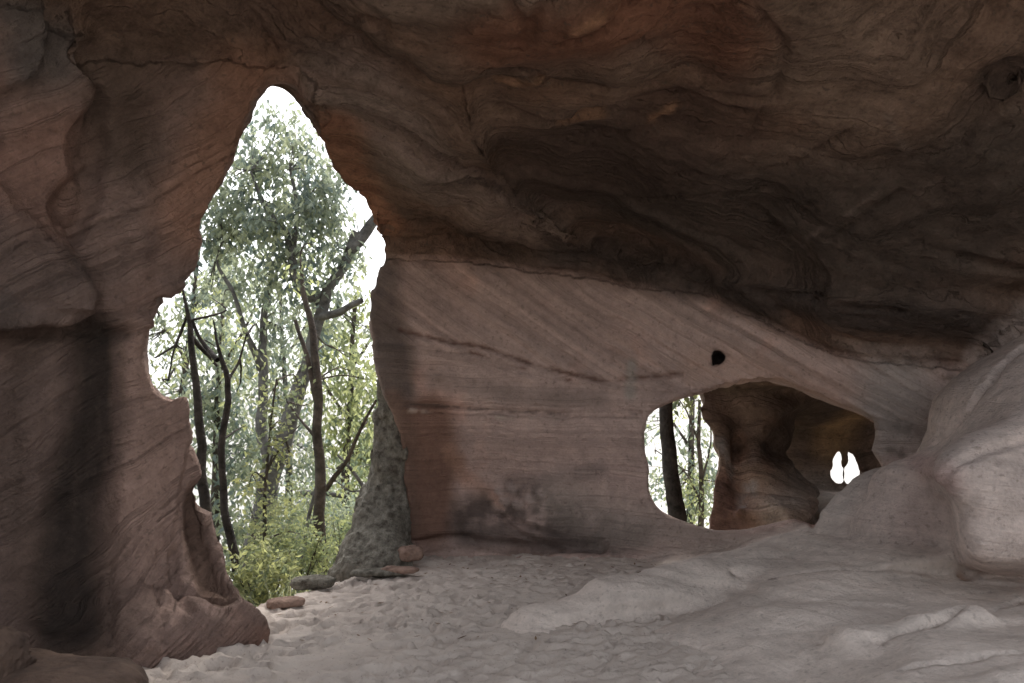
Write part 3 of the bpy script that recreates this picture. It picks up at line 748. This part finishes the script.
tag(small_rock('rock_buttress', but, (-2.6, 8.0, -.35), (-.9, 10.2, 2.3), .025, m_grey), 'rough grey lichened rock buttress with flaring foot, at the right edge of the tall opening', 'rock buttress')

# loose rocks
m_red = simple_rock('reddish_stone', (.14, .09, .07), (.32, .22, .175), 6., .8); m_dark = simple_rock('dark_brown_stone', (.06, .042, .035), (.16, .11, .085), 4., .8); m_pale = simple_rock('pale_stone', (.26, .21, .18), (.44, .38, .34), 5., .7)
def stone(name, px, py, Y, sz, rot, material, label, seed, sink=.3):
    c = at(px, py, Y); h = sz[2]
    ca, sa = math.cos(rot), math.sin(rot)
    def fn(X, Y_, Z):
        dx, dy, dz = X, Y_, Z
        u = (dx*ca+dy*sa)/sz[0]; v = (-dx*sa+dy*ca)/sz[1]; w = dz/sz[2]
        q = (np.abs(u)**3+np.abs(v)**3+np.abs(w)**3)**(1/3.)
        return (q-1)*min(sz)+.3*min(sz)*fbm(X*1.6/max(sz), Y_*1.6/max(sz), Z*2/max(sz)+seed, 3)+.08*min(sz)*ridged(X*5/max(sz), Y_*5/max(sz), Z*6/max(sz)+seed, 3)
    R = max(sz)*1.35; o = small_rock(name, fn, (-R, -R, -h*1.6), (R, R, h*1.6), R/26, material)
    o.location = (c[0], c[1], c[2]+h*(1-sink)*.5); return tag(o, label, 'stone')
stone('fallen_stone', 378, 573, 7.9, (.28,.13,.035), .1, m_grey, 'flat grey slab lying at the foot of the grey buttress', 1, .6)
stone('fallen_stone', 410, 556, 8.4, (.13,.12,.08), .6, m_red, 'pink broken stone against the right foot of the grey buttress', 2, .4)
stone('fallen_stone', 400, 571, 7.9, (.20,.10,.03), -.2, m_red, 'thin red brown flake of rock on the sand just below the buttress', 6)
stone('fallen_stone', 312, 584, 7.45, (.20,.12,.06), .3, m_grey, 'low dark grey stone at the lip of the tall opening beside the grass', 3, .5)
stone('fallen_stone', 285, 604, 6.7, (.16,.10,.04), .5, m_red, 'small flat brown stone right beside the toe of the left pillar', 5)
stone('fallen_stone', 40, 700, 4.3, (.6,.34,.16), -.3, m_dark, 'dark brown boulder at the bottom left corner in front of the pillar', 9, .6)
stone('fallen_stone', -14, 672, 4.2, (.16,.2,.16), -.3, m_dark, 'rounded tan stone cut by the left edge at the bottom corner', 10, .5)
log('stones')

# ------------------------------------------------------------------ trees
def leafmat(name, c, tr=.45, var=.35):
    m, nt = mat(name); L = nt.links.new
    b = nd(nt, 'ShaderNodeBsdfPrincipled'); b.inputs['Roughness'].default_value = .5; b.inputs['Specular IOR Level'].default_value = .35
    t = nd(nt, 'ShaderNodeBsdfTranslucent'); mx = nd(nt, 'ShaderNodeMixShader'); mx.inputs[0].default_value = tr; o = nd(nt, 'ShaderNodeOutputMaterial')
    a = nd(nt, 'ShaderNodeAttribute', attribute_name='tone'); r = nd(nt, 'ShaderNodeValToRGB'); L(a.outputs['Fac'], r.inputs[0])
    r.color_ramp.elements[0].color = (c[0]*.55, c[1]*.6, c[2]*.65, 1); r.color_ramp.elements[1].color = (c[0]*1.6, c[1]*1.45, c[2]*1.1, 1)
    L(r.outputs[0], b.inputs['Base Color'])
    s = nd(nt, 'ShaderNodeVectorMath', operation='SCALE'); L(r.outputs[0], s.inputs[0]); s.inputs['Scale'].default_value = 1.5; L(s.outputs[0], t.inputs['Color'])
    L(b.outputs[0], mx.inputs[1]); L(t.outputs[0], mx.inputs[2]); L(mx.outputs[0], o.inputs[0]); return m
def barkmat(name, a_, b_):
    m = simple_rock(name, a_, b_, 5., 1.); return m
ML_gum = leafmat('gum_leaf', (.24, .285, .24)); ML_yel = leafmat('sapling_leaf', (.21, .235, .13)); ML_oli = leafmat('olive_leaf', (.23, .27, .155)); ML_grass = leafmat('grass_blade', (.19, .205, .13))
MB_dark = barkmat('charred_bark', (.018, .016, .015), (.07, .06, .055)); MB_grey = barkmat('grey_bark', (.06, .057, .052), (.17, .165, .155)); MB_brown = barkmat('brown_bark', (.035, .03, .026), (.12, .10, .085))
def tube_arrays(paths, ns=9):
    Vs = []; Fs = []; off = 0
    for pts, rad in paths:
        pts = np.array(pts, float); n = len(pts)
        # resample as a smooth wobbling line
        t = np.linspace(0, n-1, (n-1)*5+1); ip = np.stack([np.interp(t, range(n), pts[:, k]) for k in range(3)], 1); rr = np.interp(t, range(n), rad)
        if len(ip) > 6:
            for _ in range(2): ip[1:-1] = (ip[:-2]+ip[2:]+2*ip[1:-1])/4
        ph = random.random()*50
        wob = np.stack([fbm(t*.9+ph, t*0, t*0, 3), fbm(t*.9+ph, t*0+9, t*0, 3), t*0], 1); ip += wob*np.clip(rr, .03, .12)[:, None]*1.3
        T = np.gradient(ip, axis=0); T /= np.linalg.norm(T, axis=1)[:, None]+1e-9
        A = np.cross(T, [0.3, .9, .1]); A /= np.linalg.norm(A, axis=1)[:, None]; B = np.cross(T, A)
        an = np.arange(ns)*2*math.pi/ns
        ring = ip[:, None]+(A[:, None]*np.cos(an)[None, :, None]+B[:, None]*np.sin(an)[None, :, None])*(rr[:, None]*(1+.14*fbm(t[:, None]*2+ph, np.cos(an)[None]*1.5, np.sin(an)[None]*1.5, 2)))[..., None]
        m = len(ip); Vs.append(ring.reshape(-1, 3))
        i = np.arange(m-1)[:, None]*ns; j = np.arange(ns)[None]
        q = np.stack([i+j, i+(j+1) % ns, i+ns+(j+1) % ns, i+ns+j], -1).reshape(-1, 4)+off; Fs.append(q); off += m*ns
    return np.concatenate(Vs), np.concatenate(Fs)
def tubes(name, paths, material, parent, ns=9):
    V, F = tube_arrays(paths, ns); me = np_mesh(name, V, F); me.materials.append(material)
    o = bpy.data.objects.new(name, me); COL.objects.link(o); o.parent = parent; return o
def leaves(name, C, material, parent, ll=.15, lw=.030, droop=.75, tone=None, twigs=None, bark=None):
    n = len(C); C = np.asarray(C, float)
    d = rng.normal(size=(n, 3)); d /= np.linalg.norm(d, axis=1)[:, None]; d[:, 2] = d[:, 2]*(1-droop)-droop; d /= np.linalg.norm(d, axis=1)[:, None]
    s = rng.normal(size=(n, 3)); s = np.cross(d, s); s /= np.linalg.norm(s, axis=1)[:, None]
    k = rng.uniform(.65, 1.25, n)[:, None]; L_ = d*ll*k; w = s*lw*k
    cur = np.cross(d, s)*ll*.12*k
    V = np.stack([C, C+L_*.4+w+cur, C+L_, C+L_*.4-w+cur], 1).reshape(-1, 3); q = np.arange(n*4).reshape(-1, 4)
    nv = len(V); nq = len(q)
    if twigs: TV, TF = tube_arrays(twigs, 5); V = np.concatenate([V, TV]); q = np.concatenate([q, TF+nv])
    me = np_mesh(name, V, q, False); me.materials.append(material)
    if twigs: me.materials.append(bark); me.polygons.foreach_set('material_index', np.concatenate([np.zeros(nq, np.int32), np.ones(len(q)-nq, np.int32)]))
    if tone is None: tone = rng.uniform(0, 1, n)
    a = me.attributes.new('tone', 'FLOAT', 'POINT'); a.data.foreach_set('value', np.concatenate([np.repeat(tone, 4), np.zeros(len(V)-nv)]).astype(F32))
    o = bpy.data.objects.new(name, me); COL.objects.link(o); o.parent = parent; return o
def clumps(blobs, per, sub=14, sr=.32):
    """blobs: (px,py,Y,r) -> leaf positions gathered in hanging sprays"""
    out = []; tn = []; tw = []
    for (px, py, Y, r) in blobs:
        c = at(px, py, Y); k = max(3, int(sub*(r/.8)**2))
        for _ in range(k):
            v = rng.normal(size=3); v /= np.linalg.norm(v); q = c+v*r*rng.uniform(.1, 1)**.6
            m = int(per*1.0*rng.uniform(.4, 1.3)); g = rng.normal(size=(m, 3))*[sr*.55, sr*.55, sr*.8]
            out.append(q+g); tn.append(np.clip(rng.uniform(-.05, .95)+rng.normal(size=m)*.14, 0, 1)); tw.append((c, q))
    return np.concatenate(out), np.concatenate(tn), tw
def tree(name, label, base, trunk, branches, blobs, bark, lmat, per=26, ll=.20, lw=.042, droop=.8, group='gum trees outside the cave', cat='tree', sub=14, sr=.32, twigs=True):
    """trunk / branches: ([(px,py,Y),...],[radius,...])"""
    pts = [at(*p) for p in trunk[0]]; b = pts[-1].copy(); g = gz(b[0], b[1]); 
    if b[2] > g-.1: pts.append(np.array([b[0]+.04, b[1], g-.15])); rad = list(trunk[1])+[trunk[1][-1]*1.25]
    else: rad = list(trunk[1])
    e = bpy.data.objects.new(name, None); COL.objects.link(e); e.location = (0, 0, 0); tag(e, label, cat, group)
    tubes('trunk', [(pts, rad)], bark, e, 12)
    br = [([at(*p) for p in a], r) for a, r in branches]
    if blobs:
        C, tn, tw = clumps(blobs, per, sub, sr*.85)
        if twigs:
            allb = np.array(pts[:max(2, len(pts)-2)]+[p for a, _ in br for p in a])
            for c, q in tw[::3]:
                k = np.argmin(((allb-q)**2).sum(1)); s = allb[k]
                if np.linalg.norm(s-q) < 3.5:
                    mid = (s+q)/2+rng.normal(size=3)*.12; br.append(([s, mid, q], [.018, .012, .005]))
        leaves('crown', C, lmat, e, ll, lw, droop, tn, br[len(branches):], bark)
    for q in br[:len(branches)]: tubes('branch', [q], bark, e, 8)
    return e
# big leaning gum
tree('gum_tree', 'largest gum tree behind the tall opening, thick grey limb leaning up to the right', None,
  ([(358,232,17),(346,262,17),(326,293,17),(316,330,17),(303,375,17),(288,430,17),(272,475,17),(258,530,17),(252,575,17)], [.09,.11,.12,.13,.15,.18,.21,.24,.28]),
  [([(320,300,17),(300,290,17),(292,262,17),(285,230,17)],[.16,.12,.10,.07]), ([(316,318,17),(340,312,16.8),(362,300,16.6)],[.10,.08,.06]),
   ([(272,476,17),(262,430,17.2),(262,370,17.4),(264,320,17.6),(272,270,17.8)],[.15,.12,.10,.08,.05]), ([(262,370,17.4),(245,330,17),(232,290,17)],[.09,.06,.04]),
   ([(292,270,17),(298,210,17),(290,170,17)],[.07,.05,.03]), ([(285,235,17),(262,200,17),(250,170,17)],[.05,.04,.02]), ([(232,290,17),(215,262,17),(225,235,17)],[.05,.03,.02]),
   ([(300,494,17),(320,492,16.6),(345,497,16.4)],[.07,.06,.04]), ([(350,250,17),(372,225,17),(390,200,17)],[.15,.12,.09])],
  [(300,240,17,1.15),(318,215,17,.9),(332,245,17,.8),(290,285,17,.8),(250,215,17.5,.9),(235,195,17,.8),(262,165,17.5,.6),(245,150,18,.6),(310,175,17,.8),(325,195,17,.6),(270,232,17,.7),
   (215,215,17,.6),(210,240,17,.6),(225,300,18,.7),(250,280,18,.7),(300,150,17.5,.7),(268,130,18,.4),(290,120,18,.35),(310,330,18,.7),(265,335,18,.6),(335,300,18,.45),(380,330,18,.5),(288,205,17.5,.7),(242,240,17.5,.6),(262,122,17.5,.3),(302,138,17.5,.45),(250,150,17.5,.4),(275,175,17.5,.35)],
  MB_grey, ML_gum, per=30, sub=15)
tree('gum_tree', 'slender straight dark trunked gum with a forked pale top in front of the leaning limb', None,
  ([(300,255,12.5),(303,290,12.5),(313,330,12.5),(317,380,12.5),(318,430,12.5),(321,500,12.5),(322,575,12.5)], [.012,.04,.055,.065,.075,.085,.10]),
  [([(316,400,12.5),(308,360,12.5),(296,320,12.6)],[.05,.04,.03]), ([(325,490,12.5),(345,465,12.4),(360,430,12.3),(376,400,12.2)],[.045,.035,.028,.02]), ([(318,440,12.5),(300,420,12.7),(288,402,12.8)],[.03,.02,.015])],
  [(300,262,12.5,.45),(345,420,13,.45),(360,445,13,.4),(300,400,14,.4),(362,395,13,.4),(340,370,14,.5),(355,350,14,.45)], MB_brown, ML_oli, per=22, ll=.12, lw=.025)
tree('gum_tree', 'leftmost straight black trunked tree seen through the opening, next to the pillar', None,
  ([(184,290,11),(190,330,11),(196,380,11),(199,430,11),(203,470,11),(208,530,11),(212,570,11)], [.015,.04,.05,.06,.07,.075,.09]),
  [([(190,335,11),(205,352,11.2),(218,366,11.3)],[.04,.03,.02]), ([(188,312,11),(176,345,11.2),(168,380,11.2)],[.02,.015,.01])],
  [(175,330,12,.35),(205,300,12,.4),(170,380,12,.3),(195,350,12,.35),(180,365,12,.3)], MB_dark, ML_oli, per=20, ll=.11, lw=.022)
tree('gum_tree', 'thin crooked black stem winding upward just right of the leftmost trunk', None,
  ([(213,318,10),(217,345,10),(227,375,10),(228,400,10),(222,440,10),(223,480,10),(224,510,10),(232,545,10),(239,580,10)], [.006,.02,.035,.04,.042,.045,.05,.055,.065]),
  [([(219,360,10),(203,345,10.2),(192,320,10.2)],[.035,.028,.02]), ([(226,385,10),(240,360,10.3),(246,335,10.3)],[.02,.015,.01])],
  [(215,305,10.5,.3),(245,330,11,.35),(235,350,11,.3),(240,430,11,.35),(232,385,11,.3)], MB_dark, ML_oli, per=20, ll=.10, lw=.022)
tree('sapling', 'yellow green leafy sapling in front of the big leaning trunk', None,
  ([(276,380,11.5),(270,430,11.5),(266,480,11.5),(264,540,11.5),(262,590,11.5)], [.012,.018,.024,.03,.035]),
  [([(268,470,11.5),(285,440,11.5),(300,425,11.5)],[.015,.01,.008]), ([(266,500,11.5),(250,470,11.5)],[.012,.008])],
  [(272,400,11.5,.35),(285,430,11.5,.35),(262,440,11.5,.35),(278,470,11.3,.35),(255,490,11.3,.3),(268,520,11.3,.35),(285,540,11,.3),(258,555,11,.35),(275,575,11,.3),(300,385,12,.3)], MB_brown, ML_yel, per=22, ll=.10, lw=.026, droop=.4, sub=22, sr=.22, group='saplings outside the cave')
tree('sapling', 'thin grey leaning sapling low in the middle of the opening', None,
  ([(338,455,14),(352,470,14),(368,495,14),(378,540,14),(386,575,14)], [.02,.03,.035,.04,.045]),
  [([(366,490,14),(350,492,14),(335,480,14)],[.02,.015,.01]), ([(318,480,14),(308,520,14),(300,570,14)],[.03,.035,.04])],
  [(340,470,15,.45),(365,470,15,.5),(330,525,15,.5),(350,540,15,.5),(310,510,15,.45),(370,540,15,.45),(300,555,14.5,.45)], MB_grey, ML_oli, per=24, ll=.12, lw=.028, sub=18, group='saplings outside the cave')
# farther trees
def far_tree(label, px, Y, ptop, lean, blobs, bark, lm, rad=.16, per=22):
    return tree('gum_tree', label, None, ([(px+lean, ptop, Y),(px+lean*.6, ptop+70, Y),(px+lean*.2, ptop+150, Y),(px, ptop+220, Y),(px-4, ptop+300, Y)], [rad*.4, rad*.6, rad*.8, rad, rad*1.2]),
      [([(px+lean*.6, ptop+70, Y),(px+lean*.6+22, ptop+35, Y),(px+lean*.6+36, ptop+5, Y)],[.06,.05,.03]), ([(px+lean*.3, ptop+120, Y),(px+lean*.3-20, ptop+90, Y),(px+lean*.3-38, ptop+50, Y)],[.06,.05,.03])],
      blobs, bark, lm, per=per, ll=.30, lw=.065, sr=.55, sub=7)
far_tree('distant gum filling the lower right of the tall opening with olive leaves', 345, 27, 300, 10,
  [(350,330,27,1.3),(362,370,27,1.3),(340,395,27,1.3),(365,420,27,1.4),(345,440,28,1.3),(368,470,28,1.0),(330,350,27,1.1),(355,310,27,.9),(375,440,28,1.2),(350,500,28,1.3),(325,535,27,1.2),(370,530,28,1.2),(345,560,27,1.2)], MB_brown, ML_oli)
far_tree('distant gum low at the left of the tall opening between the black stems', 215, 26, 300, 8,
  [(200,400,26,1.1),(222,420,26,1.2),(240,400,26,1.2),(215,450,26,1.2),(238,470,26,1.2),(250,440,26,1.1),(200,370,26,.8),(235,370,26,.9),(245,510,26,1.2),(230,540,26,1.3),(260,560,26,1.2),(205,340,26,.7),(225,330,26,.7)], MB_brown, ML_gum)
far_tree('distant pale gum behind the middle of the tall opening', 290, 34, 290, -10,
  [(280,370,34,1.2),(300,350,34,1.2),(250,360,34,1.1),(292,440,34,1.6),(310,470,34,1.3),(285,410,34,1.3),(335,480,34,1.3),(310,540,34,1.8),(280,510,34,1.6),(345,530,34,1.5),(330,560,34,1.8),(230,330,34,.9),(270,310,34,.8)], MB_grey, ML_gum)
far_tree('distant gum at the upper left of the tall opening beside the pillar', 180, 30, 240, 20,
  [(215,275,30,1.2),(205,300,30,1.0),(180,320,30,.9),(165,350,30,.7),(230,260,30,1.),(240,290,30,.9),(210,330,30,.9),(172,395,30,.8),(135,330,30,1.3),(110,380,30,1.5),(130,440,30,1.6),(90,440,30,1.5),(150,500,30,1.5),(105,510,30,1.6),(130,260,30,1.3),(150,200,30,1.2),(95,310,30,1.3),(120,560,30,1.6)], MB_brown, ML_gum)
# seen through the low window
tree('gum_tree', 'thick straight black trunk standing in the left of the low window', None,
  ([(665,360,13.5),(667,405,13.5),(669,450,13.5),(674,500,13.5),(677,530,13.5)], [.11,.115,.125,.14,.16]),
  [([(667,400,13.5),(690,385,13.7),(715,375,13.8)],[.05,.04,.03])], [(690,380,14,.6),(660,340,14,.7)], MB_dark, ML_oli, per=20)
tree('gum_tree', 'fine leafed small tree right of the black trunk in the low window', None,
  ([(700,400,20),(698,440,20),(702,480,20),(700,540,20)], [.04,.05,.06,.08]),
  [([(698,440,20),(686,410,20),(676,395,20)],[.03,.02,.015]), ([(702,480,20),(712,440,20),(708,400,20)],[.03,.02,.015]), ([(700,500,20),(685,470,20),(655,450,20)],[.03,.02,.015])],
  [(690,410,20,.55),(705,430,20,.5),(695,470,20,.7),(708,490,20,.7),(690,505,20,.7),(655,430,21,.35),(655,480,21,.4),(680,400,21,.4),(700,515,20,.6)], MB_brown, ML_oli, per=16, ll=.12, lw=.028, sub=12)
far_tree('distant gum low behind the low window', 690, 30, 330, 4,
  [(700,480,30,1.1),(715,500,30,1.0),(690,500,30,1.0),(660,490,30,.6),(705,440,30,.6),(650,420,30,.5),(685,440,30,.5),(630,470,30,1.2),(610,510,30,1.3),(625,420,30,1.1),(590,460,30,1.2)], MB_brown, ML_gum)
# trees that stand outside the frame's openings but near them
k = 0
for (X, Y, lab) in ((-9, 9, 'gum tree standing on the slope left of the pillar, outside the cave'), (-6.5, 20, 'gum tree farther down the slope behind the pillar'), (1, 24, 'gum tree hidden behind the rear wall')):
    if k < 0: pass
    k += 1

# bushes and grass at the lip
def bush(name, label, px, py, Y, r, lm, n=900, ll=.09, lw=.02, group='low bushes at the cave mouth'):
    e = bpy.data.objects.new(name, None); COL.objects.link(e); tag(e, label, 'bush', group)
    c = at(px, py, Y); g = gz(c[0], c[1])
    st = []
    for i in range(9):
        a = rng.uniform(0, 6.28); t = c+[math.cos(a)*r*.8, math.sin(a)*r*.8, rng.uniform(-.2, .8)*r]; s = np.array([c[0]+math.cos(a)*.05, c[1]+math.sin(a)*.05, g-.05])
        st.append(([s, (s+t)/2+[0, 0, .05], t], [.014, .010, .004]))
    tubes('stem', st, MB_brown, e, 5)
    C = []
    for i in range(n//22):
        v = rng.normal(size=3); v /= np.linalg.norm(v); C.append(c+v*r*rng.uniform(.2, 1)**.5*[1, 1, .9]+rng.normal(size=(22, 3))*r*.13)
    leaves('foliage', np.concatenate(C), lm, e, ll, lw, .1)
bush('bush', 'yellowish bush hugging the right side of the pillar toe', 262, 575, 9.6, .42, ML_yel, 1200)
bush('bush', 'green bush lowest in the middle of the opening beyond the sand', 292, 560, 11.5, .6, ML_oli, 1600)
bush('bush', 'bush immediately left of the grey buttress foot', 350, 548, 13, .6, ML_oli, 1500)
bush('bush', 'pale bush farther down the slope behind the slender trunk', 320, 520, 18, 1.0, ML_gum, 2000, .12, .03)
bush('bush', 'wide yellow green bush at the far bottom of the opening', 285, 530, 16, .9, ML_yel, 1700, .10, .025)
# grass
n = 9000; gx_ = rng.uniform(-6, 0.5, n); gy_ = rng.uniform(8.2, 17, n); d = falloff(gx_, gy_); keep = (d > .25) & (rng.uniform(0, 1, n) < np.clip(perlin(gx_*.8, gy_*.8, gx_*0)*1.5+.6, .1, 1)); gx_, gy_ = gx_[keep], gy_[keep]
gzz = hill_h(gx_[:, None], gy_[:, None])[:, 0]
n = len(gx_); hgt = rng.uniform(.15, .55, n); an = rng.uniform(0, 6.28, n); ln = rng.uniform(.05, .3, n)
B0 = np.stack([gx_, gy_, gzz-.02], 1); wd = np.stack([np.cos(an), np.sin(an), an*0], 1)*.006; tip = B0+np.stack([np.cos(an*3)*ln, np.sin(an*3)*ln, hgt], 1); mid = B0+(tip-B0)*[.35, .35, .6]
V = np.stack([B0-wd, B0+wd, mid+wd*.8, mid-wd*.8, tip], 1).reshape(-1, 3); i = np.arange(n)*5
me = bpy.data.meshes.new('grass'); me.from_pydata(V.tolist(), [], [list(q) for q in np.stack([i, i+1, i+2, i+3], 1).tolist()]+[list(q) for q in np.stack([i+3, i+2, i+4], 1).tolist()])
me.materials.append(ML_grass); a = me.attributes.new('tone', 'FLOAT', 'POINT'); a.data.foreach_set('value', np.repeat(rng.uniform(0, 1, n), 5).astype(F32))
o = bpy.data.objects.new('grass', me); COL.objects.link(o); tag(o, 'tufts of pale green grass below the lip of the opening', 'grass', kind='stuff')
log('trees')

# ------------------------------------------------------------------ light
SUN_EL, SUN_AZ = math.radians(56), math.radians(9)      # azimuth measured from +Y towards +X
w = bpy.data.worlds.new('World'); scene.world = w; w.use_nodes = True; nt = w.node_tree; nt.nodes.clear()
out = nt.nodes.new('ShaderNodeOutputWorld'); bg = nt.nodes.new('ShaderNodeBackground'); sky = nt.nodes.new('ShaderNodeTexSky'); sky.sky_type = 'NISHITA'
sky.sun_disc = False; sky.sun_elevation = SUN_EL; sky.sun_rotation = SUN_AZ; sky.air_density = 1.; sky.dust_density = 4.; sky.ozone_density = 1.
tc = nt.nodes.new('ShaderNodeTexCoord'); sep = nt.nodes.new('ShaderNodeSeparateXYZ'); mxn = nt.nodes.new('ShaderNodeMath'); mxn.operation = 'MAXIMUM'; mxn.inputs[1].default_value = .03
cmb = nt.nodes.new('ShaderNodeCombineXYZ'); nt.links.new(tc.outputs['Generated'], sep.inputs[0]); nt.links.new(sep.outputs[0], cmb.inputs[0]); nt.links.new(sep.outputs[1], cmb.inputs[1])
nt.links.new(sep.outputs[2], mxn.inputs[0]); nt.links.new(mxn.outputs[0], cmb.inputs[2]); nt.links.new(cmb.outputs[0], sky.inputs[0])
hs = nt.nodes.new('ShaderNodeHueSaturation'); hs.inputs['Saturation'].default_value = .2; nt.links.new(sky.outputs[0], hs.inputs['Color'])
nt.links.new(hs.outputs[0], bg.inputs[0]); bg.inputs[1].default_value = .15; nt.links.new(bg.outputs[0], out.inputs[0])
sl = bpy.data.lights.new('sun', 'SUN'); sl.energy = 1.0; sl.angle = math.radians(12); sl.color = (1, .95, .88)
so = bpy.data.objects.new('sun', sl); COL.objects.link(so)
sd_ = Vector((math.sin(SUN_AZ)*math.cos(SUN_EL), math.cos(SUN_AZ)*math.cos(SUN_EL), math.sin(SUN_EL)))
so.rotation_euler = sd_.to_track_quat('Z', 'Y').to_euler(); so.location = (0, 0, 30)

vs = scene.view_settings; vs.view_transform = 'Standard'; vs.look = 'None'; vs.gamma = 1; vs.use_curve_mapping = False; vs.exposure = 1.5
scene.cycles.use_denoising = True; scene.cycles.max_bounces = 8; scene.cycles.diffuse_bounces = 6; scene.cycles.transparent_max_bounces = 8
scene.cycles.use_adaptive_sampling = True; scene.cycles.adaptive_threshold = .02
log('done')
